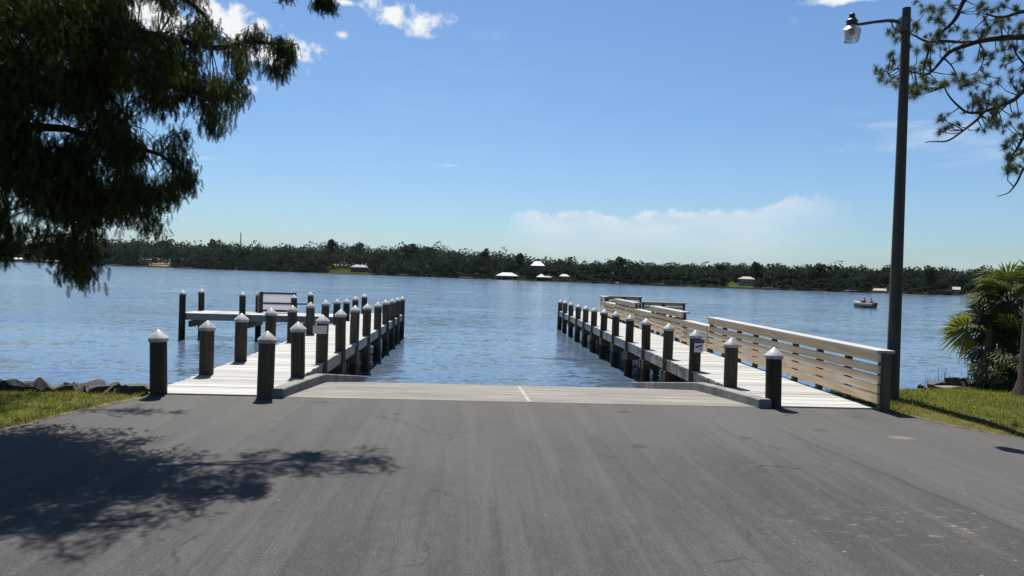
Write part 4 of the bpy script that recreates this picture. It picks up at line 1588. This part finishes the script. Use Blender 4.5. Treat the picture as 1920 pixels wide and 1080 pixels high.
palmetto((b3[0] + 0.15, b3[1], -0.2), at_y(1890, 660, 14.3)[2] + 0.2, lv2[:18] + skirt, 'short dark palmetto at the foot of the pine', 0.45, 8)
random.seed(21)

sh = at_y(1850, 725, 14.1)
t = thing('shrub', 'low grey-green shrub under the palmettos at the water edge', 'shrub', (sh[0], sh[1], -0.1))
st = MB()
P = []
for k in range(38):
    a_ = random.uniform(0, 6.28)
    e = Vector((math.cos(a_) * random.uniform(.1, .45), math.sin(a_) * random.uniform(.1, .35), random.uniform(.25, .62)))
    st.tube([(0, 0, 0), e * 0.5 + Vector((0, 0, .08)), e], [.008, .006, .003], 4, False)
    for _ in range(26):
        u = random.uniform(.35, 1.05)
        P.append(tuple(e * u + Vector((random.gauss(0, .05), random.gauss(0, .05), random.gauss(0.03, .04)))))
st.build('stems', M['twig'], t)
tv = np.array([[-0.012, 0, 0], [0.012, 0, 0], [0.010, 0.004, 0.035], [0, 0.008, 0.06], [-0.010, 0.004, 0.035]])
tf = np.array([[0, 1, 2], [0, 2, 4], [4, 2, 3]])
P = np.array(P)
V, F = instance(tv, tf, P, rand_rot(len(P)), rng.uniform(.7, 1.4, len(P)))
mesh_np('foliage', V, F, M['shrub'], t)

for k, (px, h) in enumerate([(1740, 34), (1752, 30), (1764, 52), (1772, 44), (1776, 36), (1815, 60), (1822, 48), (1786, 28)]):
    b_ = at_y(px, 731, 15.3)
    t = thing('reed_tuft', 'thin reed stalks standing at the right water edge', 'reeds', (b_[0], b_[1], -0.75), 'reeds at the right water edge')
    q = MB()
    for _ in range(5):
        o0 = Vector((random.gauss(0, .03), random.gauss(0, .05), 0))
        hh = (b_[2] + 0.75 + h / 1400 * 15.3) * random.uniform(.85, 1.0)
        ln = Vector((random.gauss(0, .04), random.gauss(0, .04), 0))
        q.tube([o0, o0 + ln * 0.4 + Vector((0, 0, hh * .6)), o0 + ln + Vector((0, 0, hh))], [.007, .006, .002], 4, False)
    q.build('stalks', M['reed'], t)

# weedy debris where the ramp meets the left dock
wb = at_z(672, 716, -0.9)
t = thing('waterweed_clump', 'brown waterweed caught where the left kerb meets the lake', 'weeds', (wb[0], wb[1], WZ))
q = MB()
for _ in range(160):
    o0 = Vector((random.gauss(0, .28), random.gauss(0, .2), 0))
    e = Vector((random.gauss(0, .1), random.gauss(0, .1), random.uniform(.02, .13)))
    s = Vector((.012, 0, 0))
    i = len(q.v)
    q.v += [tuple(o0 - s), tuple(o0 + s), tuple(o0 + e)]
    q.f.append((i, i + 1, i + 2))
q.build('weeds', M['reed'], t)

# ------------------------------------------------------------------ far shore
SHORE_PX = [(-420, 475), (-150, 485), (0, 490), (250, 499.4), (450, 507), (700, 515.5), (850, 521.3), (950, 525), (1150, 532.5), (1350, 540), (1550, 546.7), (1750, 553), (1920, 557.5), (2150, 563.5), (2400, 569)]
SP = [at_z(px, py, WZ) for px, py in SHORE_PX]
SPX = [p[0] for p in SHORE_PX]


def shore(px):
    """shore point under image column px"""
    py = float(np.interp(px, SPX, [p[1] for p in SHORE_PX]))
    return at_z(px, py, WZ)


bk = MB()
cols = list(range(-420, 2401, 20))
for px in cols:
    s = shore(px)
    d = np.array([s[0], s[1], 0.0])
    L = np.linalg.norm(d)
    d /= L
    for off, z in ((-4, WZ - 0.6), (0.0, WZ), (0.7, WZ + 0.35), (8, WZ + 0.7), (60, WZ + 2.2), (220, WZ + 4), (700, WZ + 4)):
        bk.v.append((s[0] + d[0] * off, s[1] + d[1] * off, z))
nb = 7
bk.f = [(i * nb + k, (i + 1) * nb + k, (i + 1) * nb + k + 1, i * nb + k + 1) for i in range(len(cols) - 1) for k in range(nb - 1)]
structure(bk.build('far_bank', M['bankfar'], smooth=True), 'low far bank of the lake', 'bank')

PROF = [(-420, 440), (-100, 446), (20, 453), (100, 458), (170, 450), (240, 446), (300, 450), (370, 456), (400, 449), (450, 456), (500, 461), (540, 457), (590, 457), (625, 455), (665, 457), (700, 462), (740, 458), (765, 456), (800, 457), (830, 463), (865, 471), (905, 470), (940, 477), (985, 480), (1000, 488), (1050, 487), (1100, 491), (1150, 489), (1180, 490), (1220, 493), (1300, 496), (1350, 494), (1420, 494), (1480, 497), (1530, 495), (1580, 497), (1640, 502), (1700, 502), (1740, 500), (1800, 504), (1850, 503), (1900, 507), (2000, 508), (2400, 515)]
HOUSE_GAPS = [(925, 978, 509), (1000, 1040, 511), (1045, 1070, 511), (1380, 1418, 517), (655, 692, 495), (1636, 1662, 541), (270, 320, 489), (1785, 1800, 538), (20, 60, 486), (70, 140, 484), (618, 690, 506), (1365, 1412, 528)]


def crown_pts(c, rx, rz, n, lumps):
    """leaf-clump positions through an uneven crown"""
    L = [np.array(c) + np.array([random.gauss(0, .40) * rx, random.gauss(0, .40) * rx, random.gauss(0, .34) * rz]) for _ in range(lumps)]
    out = []
    for k in range(n):
        q_ = L[k % lumps]
        d = rng.normal(size=3)
        d /= np.linalg.norm(d)
        r = rng.uniform(.55, 1.0) ** 0.6
        out.append(q_ + d * r * np.array([rx * .55, rx * .55, rz * .5]))
    return out


QV = np.array([[-.5, -.35, 0], [.5, -.4, .08], [.42, .45, 0], [-.45, .38, -.08]])
QF = np.array([[0, 1, 2, 3]])

wood_pts, wood_s = [], []
trk = []


def wood_tree(px, back, top_py, lumps=6, n=70, wide=1.0, bottom=0.03):
    s = shore(px)
    d = np.array([s[0], s[1], 0.0])
    D = np.linalg.norm(d)
    d /= D
    p = np.array([s[0], s[1], 0.0]) + d * back
    gz = WZ + 0.6 + min(back, 200) * 0.018
    k = p[1] / s[1]
    ztop = at_y(px, top_py, p[1])[2]
    h = ztop - gz
    if h < 0.6:
        return
    cz = gz + h * (0.5 + bottom / 2)
    rz = h * (0.5 - bottom / 2)
    rx = max(1.2, h * 0.38 * wide)
    pts = crown_pts((p[0], p[1], cz), rx * .8, rz * .78, n, lumps)
    sz = 0.0011 * D + 0.10
    wood_pts.extend(pts)
    wood_s.extend([sz * random.uniform(.7, 1.6) for _ in pts])


random.seed(5)
px = -400.0
while px < 2380:
    top = float(np.interp(px, [p[0] for p in PROF], [p[1] for p in PROF]))
    wy = float(np.interp(px, SPX, [p[1] for p in SHORE_PX]))
    # back row reaches the skyline
    wood_tree(px, random.uniform(35, 80), top - 7.0 + abs(random.gauss(0, 3.0)), 11, 380, 1.25)
    wood_tree(px + random.uniform(-6, 6), random.uniform(15, 34), top + random.uniform(0, 9), 10, 280, 1.25)
    # middle and front rows stand lower
    gap = [g_ for g_ in HOUSE_GAPS if g_[0] - 6 < px < g_[1] + 6]
    if not gap:
        wood_tree(px + random.uniform(-6, 6), random.uniform(6, 14), wy - (wy - top) * random.uniform(.4, .72), 7, 170, 1.1)
        wood_tree(px + random.uniform(-6, 6), random.uniform(2, 6), wy - (wy - top) * random.uniform(.15, .42), 6, 130, 1.4, 0.0)
        wood_tree(px + random.uniform(-6, 6), random.uniform(.4, 1.5), wy - (wy - top) * random.uniform(.10, .2), 5, 60, 2.2, 0.0)
    px += random.uniform(6, 10)
for px, top in [(986, 496), (992, 503), (1000, 504), (1012, 503), (1022, 500), (1030, 500), (1040, 503), (980, 500), (1006, 506), (1018, 507)]:
    wood_tree(px, random.uniform(5, 8), top, 7, 120, 1.0, 0.1)
WP = np.array(wood_pts)
V, F = instance(QV, QF, WP, rand_rot(len(WP)), np.array(wood_s) * 1.25)
tag(mesh_np('far_wood', V, F, M['farleaf']), 'dark unbroken wood along the whole far shore', 'wood', kind='stuff')


def far_tree(px, top_py, back, label, wide=1.0, bare=0.45, n=420):
    s = shore(px)
    d = np.array([s[0], s[1], 0.0])
    D = np.linalg.norm(d)
    d /= D
    p = np.array([s[0], s[1], 0.0]) + d * back
    gz = WZ + 0.9 + back * 0.018
    h = at_y(px, top_py, p[1])[2] - gz
    t = thing('far_tree', label, 'tree', (p[0], p[1], gz), 'trees rising above the far wood')
    tk = MB()
    tk.tube([(0, 0, -.5), (0.1, 0, h * .4), (0, 0, h * .85)], [h * .025, h * .02, h * .006], 8)
    for k in range(6):
        a_ = random.uniform(0, 6.28)
        z0 = h * random.uniform(bare, .85)
        rr = h * .18 * wide
        tk.tube([(0, 0, z0), (math.cos(a_) * rr * .6, math.sin(a_) * rr * .6, z0 + h * .05), (math.cos(a_) * rr, math.sin(a_) * rr, z0 + h * .09)], [h * .009, h * .006, h * .003], 5)
    tk.build('trunk', M['fartrunk'], t)
    rz = h * (1 - bare) * .5
    pts = np.array(crown_pts((0, 0, h - rz), h * .24 * wide, rz * .74, n, 9))
    pts[:, 2] = np.minimum(pts[:, 2], h)
    sz = 0.0016 * D + .1
    V, F = instance(QV, QF, pts, rand_rot(len(pts)), rng.uniform(.7, 1.5, len(pts)) * sz)
    mesh_np('crown', V, F, M['farleaf'], t)


for a_ in [(622, 446, 30, 'round-topped tree standing highest above the wood left of centre', 0.8, .5), (773, 450, 24, 'broad tall pine crown above the wood, tallest near the centre', 1.1, .35),
           (803, 454, 40, 'flat-topped tree just right of the tallest central pine', .9, .4), (905, 463, 22, 'pointed tree crown rising left of the white-roofed boathouses', .8, .3),
           (972, 468, 20, 'dark bushy tree directly above the white-gabled house', .8, .4), (1158, 477, 24, 'wide dome-shaped tree crown right of the white-gabled house', 1.2, .4),
           (1528, 487, 16, 'bushy tall crown above the wood left of the lamp pole', 1.2, .3), (1413, 489, 20, 'leaning dark crown above the pale house at right', 1.0, .4),
           (398, 446, 50, 'tall crown above the wood left of the radio mast', 1.0, .3), (1738, 496, 14, 'broad crown above the wood just right of the lamp pole', 1.4, .3),
           (300, 444, 50, 'spreading crown above the wood at the cypress\'s lower edge', 1.2, .35), (667, 452, 40, 'smaller crown right of the round-topped tree', .9, .4),
           (1350, 489, 24, 'spiky crown left of the pale house at right', .8, .3), (1845, 497, 14, 'broad crown above the wood beyond the palmettos', 1.3, .3)]:
    far_tree(*a_)

# radio mast beyond the wood
s = shore(450)
d = np.array([s[0], s[1], 0]) / np.linalg.norm([s[0], s[1]])
p_ = np.array([s[0], s[1], 0]) + d * 120
zt_ = at_y(450, 436, p_[1])[2]
t = thing('radio_mast', 'thin grey radio mast rising behind the far wood', 'mast', (p_[0], p_[1], 1.0))
q = MB()
H_ = zt_ - 1
for a_ in range(3):
    x_, y_ = .45 * math.cos(a_ * 2.094), .45 * math.sin(a_ * 2.094)
    q.tube([(x_, y_, -1), (x_ * .5, y_ * .5, H_)], .10, 5)
for k in range(12):
    z_ = H_ * k / 12
    f_ = 1 - .5 * k / 12
    for a_ in range(3):
        q.tube([(.45 * f_ * math.cos(a_ * 2.094), .45 * f_ * math.sin(a_ * 2.094), z_), (.45 * f_ * math.cos(a_ * 2.094 + 2.094), .45 * f_ * math.sin(a_ * 2.094 + 2.094), z_ + H_ / 12)], .06, 4)
q.build('lattice', M['metal'], t)

# houses and boathouses


def house(px0, px1, roof_top, eave, base, back, name, label, cat, wallm, roofm, hip=True, windows=3, depth=8, open_=False, group=None):
    s = shore((px0 + px1) / 2)
    d = np.array([s[0], s[1], 0.0])
    D = np.linalg.norm(d)
    d /= D
    Y = s[1] + d[1] * back
    c = at_y((px0 + px1) / 2, base, Y)
    wdt = (px1 - px0) * Y / FPX
    zt = at_y((px0 + px1) / 2, roof_top, Y)[2] - c[2]
    ze = at_y((px0 + px1) / 2, eave, Y)[2] - c[2]
    t = thing(name, label, cat, tuple(c), group)
    t.rotation_euler = (0, 0, -math.atan2(d[0], d[1]))
    ov = wdt * 0.04
    q = MB()
    if open_:
        for i in range(5):
            for yy_ in (0.2, depth - 0.2):
                q.box((-wdt / 2 + .25 + (wdt - .5) * i / 4, yy_, ze / 2 - .6), (.25, .25, ze + 1.2))
        q.build('posts', wallm, t)
        q = MB()
        q.box((0, depth / 2, .0), (wdt, depth, .2))
        q.build('floor', wallm, t)
    else:
        q.box((0, depth / 2, ze / 2 - .5), (wdt - 2 * ov, depth, ze + 1))
        q.build('wall', wallm, t)
        for i in range(windows):
            x_ = -wdt / 2 + wdt * (i + .5) / windows
            q = MB()
            q.box((x_, -.02, ze * .55), (wdt / windows * .4, .08, ze * .42))
            q.build('window', M['glass'], t)
    q = MB()
    y0, y1 = -.5, depth + .5
    x0, x1 = -wdt / 2, wdt / 2
    ins = min(wdt * .3, depth * .5) if hip else 0.0
    q.v = [(x0, y0, ze), (x1, y0, ze), (x1, y1, ze), (x0, y1, ze), (x0 + ins, depth / 2, zt), (x1 - ins, depth / 2, zt), (x0, y0, ze - .2), (x1, y0, ze - .2), (x1, y1, ze - .2), (x0, y1, ze - .2)]
    q.f = [(0, 1, 5, 4), (1, 2, 5), (2, 3, 4, 5), (3, 0, 4), (6, 7, 1, 0), (7, 8, 2, 1), (8, 9, 3, 2), (9, 6, 0, 3), (6, 9, 8, 7)]
    q.build('roof', roofm, t)
    return t


house(929, 972, 511, 517, 524, 1.5, 'boathouse', 'longest white-roofed boathouse at the far waterline', 'boathouse', M['wall'], M['roofwhite'], True, 0, 9, True, 'boathouses on the far shore')
house(1005, 1035, 514, 519.5, 526.5, 1.5, 'boathouse', 'pale-roofed boathouse below the white-gabled house', 'boathouse', M['wall'], M['roofwhite'], True, 0, 8, True, 'boathouses on the far shore')
house(1048, 1068, 514, 518, 526, 4, 'boathouse', 'small white-roofed boathouse right of the white-gabled house', 'boathouse', M['wall'], M['roofwhite'], True, 0, 7, True, 'boathouses on the far shore')
house(994, 1021, 489.5, 498, 520, 10, 'white_gabled_house', 'tall far house with a white hipped roof among dark trees', 'house', M['wall'], M['roofwhite'], True, 3, 10)
house(1383, 1416, 518.5, 523, 533, 9, 'lakeside_house', 'pale low house behind a bright lawn on the far right shore', 'house', M['wallpale'], M['rooftan'], True, 4, 8)
house(657, 691, 496, 501, 508, 9, 'lakeside_house', 'low grey-roofed house behind a bright lawn on the far left shore', 'house', M['wall'], M['rooflilac'], True, 4, 9)
house(1637, 1661, 541, 545, 549, 3, 'lakeside_shed', 'tan-roofed shed at the far waterline left of the lamp pole', 'shed', M['wallpale'], M['rooftan'], False, 2, 5)
house(1786, 1800, 538, 543, 548, 4, 'lakeside_shed', 'tan-roofed shed at the far waterline left of the palmettos', 'shed', M['wallpale'], M['rooftan'], False, 2, 5)
house(24, 40, 483, 486, 489, 3, 'lakeside_shed', 'pale shed at the far waterline at the left edge', 'shed', M['wallpale'], M['roofwhite'], False, 2, 6)
house(88, 110, 488, 490, 492.5, 3, 'lakeside_shed', 'long pale shed at the far waterline beneath the cypress', 'shed', M['wallpale'], M['roofwhite'], False, 2, 6)
house(1144, 1160, 527, 529.5, 531.5, 1.5, 'lakeside_shed', 'small white shed at the far waterline right of the boathouses', 'shed', M['wallpale'], M['roofwhite'], False, 2, 4)


def patch(px0, px1, off0, off1, m, name, label, cat):
    q = MB()
    n_ = 8
    for i in range(n_ + 1):
        px_ = px0 + (px1 - px0) * i / n_
        s = shore(px_)
        d = np.array([s[0], s[1], 0.0])
        d /= np.linalg.norm(d)
        w_ = 1 + .25 * math.sin(i * 1.7)
        for off in (off0, off1 * w_):
            z = np.interp(off, [0, .7, 8, 60], [WZ, WZ + .35, WZ + .7, WZ + 2.2]) + .06
            q.v.append((s[0] + d[0] * off, s[1] + d[1] * off, z + (off - off0) * 0.03))
    q.f = [(2 * i, 2 * i + 2, 2 * i + 3, 2 * i + 1) for i in range(n_)]
    structure(q.build(name, m), label, cat)


patch(618, 690, .8, 42, M['lawn'], 'far_lawn', 'bright lawn in front of the grey-roofed house', 'lawn')
patch(1366, 1412, .8, 22, M['lawn'], 'far_lawn', 'bright lawn in front of the pale house at right', 'lawn')
patch(276, 318, .2, 30, M['beach'], 'far_beach', 'sandy beach on the far left shore', 'beach')


def far_dock(px0, px1, label):
    a_, b_ = shore(px0), shore(px1)
    k = 0.985
    p0, p1 = Vector((a_[0] * k, a_[1] * k, 0)), Vector((b_[0] * k, b_[1] * k, 0))
    c = (p0 + p1) / 2
    L = (p1 - p0).length
    t = thing('far_dock', label, 'dock', (c.x, c.y, WZ), 'small docks on the far shore')
    t.rotation_euler = (0, 0, math.atan2((p1 - p0).y, (p1 - p0).x))
    q = MB()
    q.box((0, 0, .55), (L, 1.6, .14))
    q.box((0, 2.4, .55), (1.4, 3.2, .13))
    q.build('deck', M['wallpale'], t)
    q = MB()
    for i in range(5):
        for y_ in (-.7, .7):
            q.tube([(-L / 2 + .2 + (L - .4) * i / 4, y_, -1.5), (-L / 2 + .2 + (L - .4) * i / 4, y_, 1.1)], .11, 6)
    q.build('posts', M['fartrunk'], t)


for a_, b_, l in [(745, 765, 'tiny dock on the far shore below the tallest central pine'), (862, 884, 'tiny dock on the far shore left of the longest boathouse'), (1225, 1243, 'tiny dock on the far shore well right of the boathouses'),
                  (1430, 1450, 'tiny dock on the far shore right of the pale house'), (340, 362, 'tiny dock on the far shore right of the sandy beach'), (200, 226, 'tiny dock on the far shore left of the sandy beach'), (1590, 1606, 'tiny dock on the far shore beyond the motorboat')]:
    far_dock(a_, b_, l)

# ------------------------------------------------------------------ motorboat with two people
bp = at_z(1621, 577, WZ)
BY = bp[1]
t = thing('motorboat', 'small cream and dark motorboat on the lake left of the lamp pole', 'boat', (bp[0], bp[1], WZ))
BANG = R(180 - 60) - YAW
t.rotation_euler = (0, 0, BANG)
BS = 0.85
t.scale = (BS, BS, BS)
# stations along x (bow at +x), half-beam, keel z, gunwale z
ST = [(-1.55, .66, -.16, .62), (-1.0, .74, -.2, .62), (-.2, .78, -.2, .65), (.6, .70, -.18, .70), (1.2, .45, -.1, .78), (1.6, .14, .1, .85), (1.72, .02, .3, .88)]
q = MB()
for x, hb, kz, gz in ST:
    q.v += [(x, -hb, gz), (x, -hb * .96, gz * .45), (x, -hb * .55, kz * .4), (x, 0, kz), (x, hb * .55, kz * .4), (x, hb * .96, gz * .45), (x, hb, gz)]
q.f = [(i * 7 + k, (i + 1) * 7 + k, (i + 1) * 7 + k + 1, i * 7 + k + 1) for i in range(len(ST) - 1) for k in range(6)]
q.f.append((0, 1, 2, 3, 4, 5, 6))
q.build('hull', M['hull'], t, smooth=True)
q = MB()
for x, hb, kz, gz in ST:
    q.v += [(x, -hb - .03, gz - .24), (x, -hb - .03, gz + .03), (x, -max(hb - .16, 0), gz + .05), (x, max(hb - .16, 0), gz + .05), (x, hb + .03, gz + .03), (x, hb + .03, gz - .24)]
for i in range(len(ST) - 1):
    ks = (0, 1, 3, 4) if 0 <= i <= 2 else (0, 1, 2, 3, 4)
    for k in ks:
        q.f.append((i * 6 + k, (i + 1) * 6 + k, (i + 1) * 6 + k + 1, i * 6 + k + 1))
q.f.append((0, 1, 2, 3, 4, 5))
q.build('deck', M['cream'], t)
q = MB()
q.box((-.3, 0, .12), (2.2, 1.15, .06))
q.build('floor', M['cream'], t)
for x_ in (-1.05, -.15):
    q = MB()
    q.box((x_, 0, .36), (.4, 1.05, .10))
    q.box((x_ - .2, 0, .58), (.08, 1.05, .42))
    q.build('seat', M['cream'], t)
q = MB()
q.v = [(.45, -.58, .56), (.75, 0, .58), (.45, .58, .56), (.25, -.52, .92), (.5, 0, .95), (.25, .52, .92)]
q.f = [(0, 1, 4, 3), (1, 2, 5, 4)]
q.build('windscreen', M['glass'], t)
q = MB()
q.box((-1.75, 0, .62), (.34, .26, .36))
q.box((-1.72, 0, .2), (.14, .1, .7))
q.build('outboard_motor', M['dark'], t)


def seated(loc, yaw, label, shirt, hat):
    t = thing('person', label, 'person', loc)
    t.rotation_euler = (0, 0, yaw)
    t.scale = (0.9, 0.9, 0.9)
    me = bpy.data.meshes.new('body')
    vs = [(0, 0, .10), (0, 0, .30), (0, 0, .50), (0.01, 0, .60), (0.02, 0, .70), (0.03, 0, .80),
          (.0, .20, .50), (.04, .26, .26), (.26, .20, .20), (.34, .17, .22), (.0, -.20, .50), (.04, -.26, .26), (.26, -.20, .20), (.34, -.17, .22),
          (.02, .10, .08), (.42, .12, .08), (.44, .12, -.30), (.56, .12, -.33), (.02, -.10, .08), (.42, -.12, .08), (.44, -.12, -.30), (.56, -.12, -.33)]
    es = [(0, 1), (1, 2), (2, 3), (3, 4), (4, 5), (2, 6), (6, 7), (7, 8), (8, 9), (2, 10), (10, 11), (11, 12), (12, 13), (0, 14), (14, 15), (15, 16), (16, 17), (0, 18), (18, 19), (19, 20), (20, 21)]
    rd_ = [.15, .15, .14, .055, .095, .085, .065, .05, .04, .035, .065, .05, .04, .035, .09, .075, .05, .04, .09, .075, .05, .04]
    me.from_pydata(vs, es, [])
    o = finish(me, 'body', M['skin'], t)
    sk = o.modifiers.new('skin', 'SKIN')
    for i, v in enumerate(me.skin_vertices[0].data):
        v.radius = (rd_[i], rd_[i])
    me.skin_vertices[0].data[0].use_root = True
    ss = o.modifiers.new('sub', 'SUBSURF')
    ss.levels = ss.render_levels = 1
    q = MB()
    q.lathe([(.185, .06), (.19, .25), (.195, .45), (.17, .535), (.075, .56)], (0, 0, 0), 14, 1.15)
    q.tube([(.0, .17, .50), (.03, .255, .32)], [.085, .075], 8)
    q.tube([(.0, -.17, .50), (.03, -.255, .32)], [.085, .075], 8)
    q.build('shirt', shirt, t, smooth=True)
    q = MB()
    q.lathe([(.10, .70), (.112, .76), (.10, .83), (.05, .875)], (0.005, 0, 0), 12)
    q.build('hair', hat, t, smooth=True)
    q = MB()
    q.tube([(.0, .10, .09), (.36, .12, .09)], [.115, .095], 8)
    q.tube([(.0, -.10, .09), (.36, -.12, .09)], [.115, .095], 8)
    q.build('shorts', M['short'], t, smooth=True)


def boat_pt(x, y, z):
    c, s_ = math.cos(BANG), math.sin(BANG)
    x, y, z = x * BS, y * BS, z * BS
    return (bp[0] + x * c - y * s_, bp[1] + x * s_ + y * c, WZ + z)


seated(boat_pt(-.95, -.1, .50), BANG, 'person in an orange shirt seated at the stern of the motorboat', M['shirto'], M['hair'])
seated(boat_pt(.0, .1, .50), BANG, 'person in a dark shirt seated mid-boat in the motorboat', M['shirtd'], M['hair'])

# ------------------------------------------------------------------ haze over the lake
hm = bpy.data.materials.new('haze')
hm.use_nodes = True
ht = NT(hm.node_tree)
ht.n.remove(ht.n['Principled BSDF'])
hv = ht.node('ShaderNodeVolumePrincipled')
hv.inputs['Color'].default_value = (0.72, 0.84, 0.95, 1)
hv.inputs['Density'].default_value = HAZE
hv.inputs['Anisotropy'].default_value = 0.2
ht.link(hv.outputs[0], ht.n['Material Output'].inputs['Volume'])
q = MB()
q.box((0, 700, 26), (1900, 1660, 60))
hz_o = q.build('haze', hm)
tag(hz_o, 'thin pale haze over the lake', 'haze', kind='stuff')
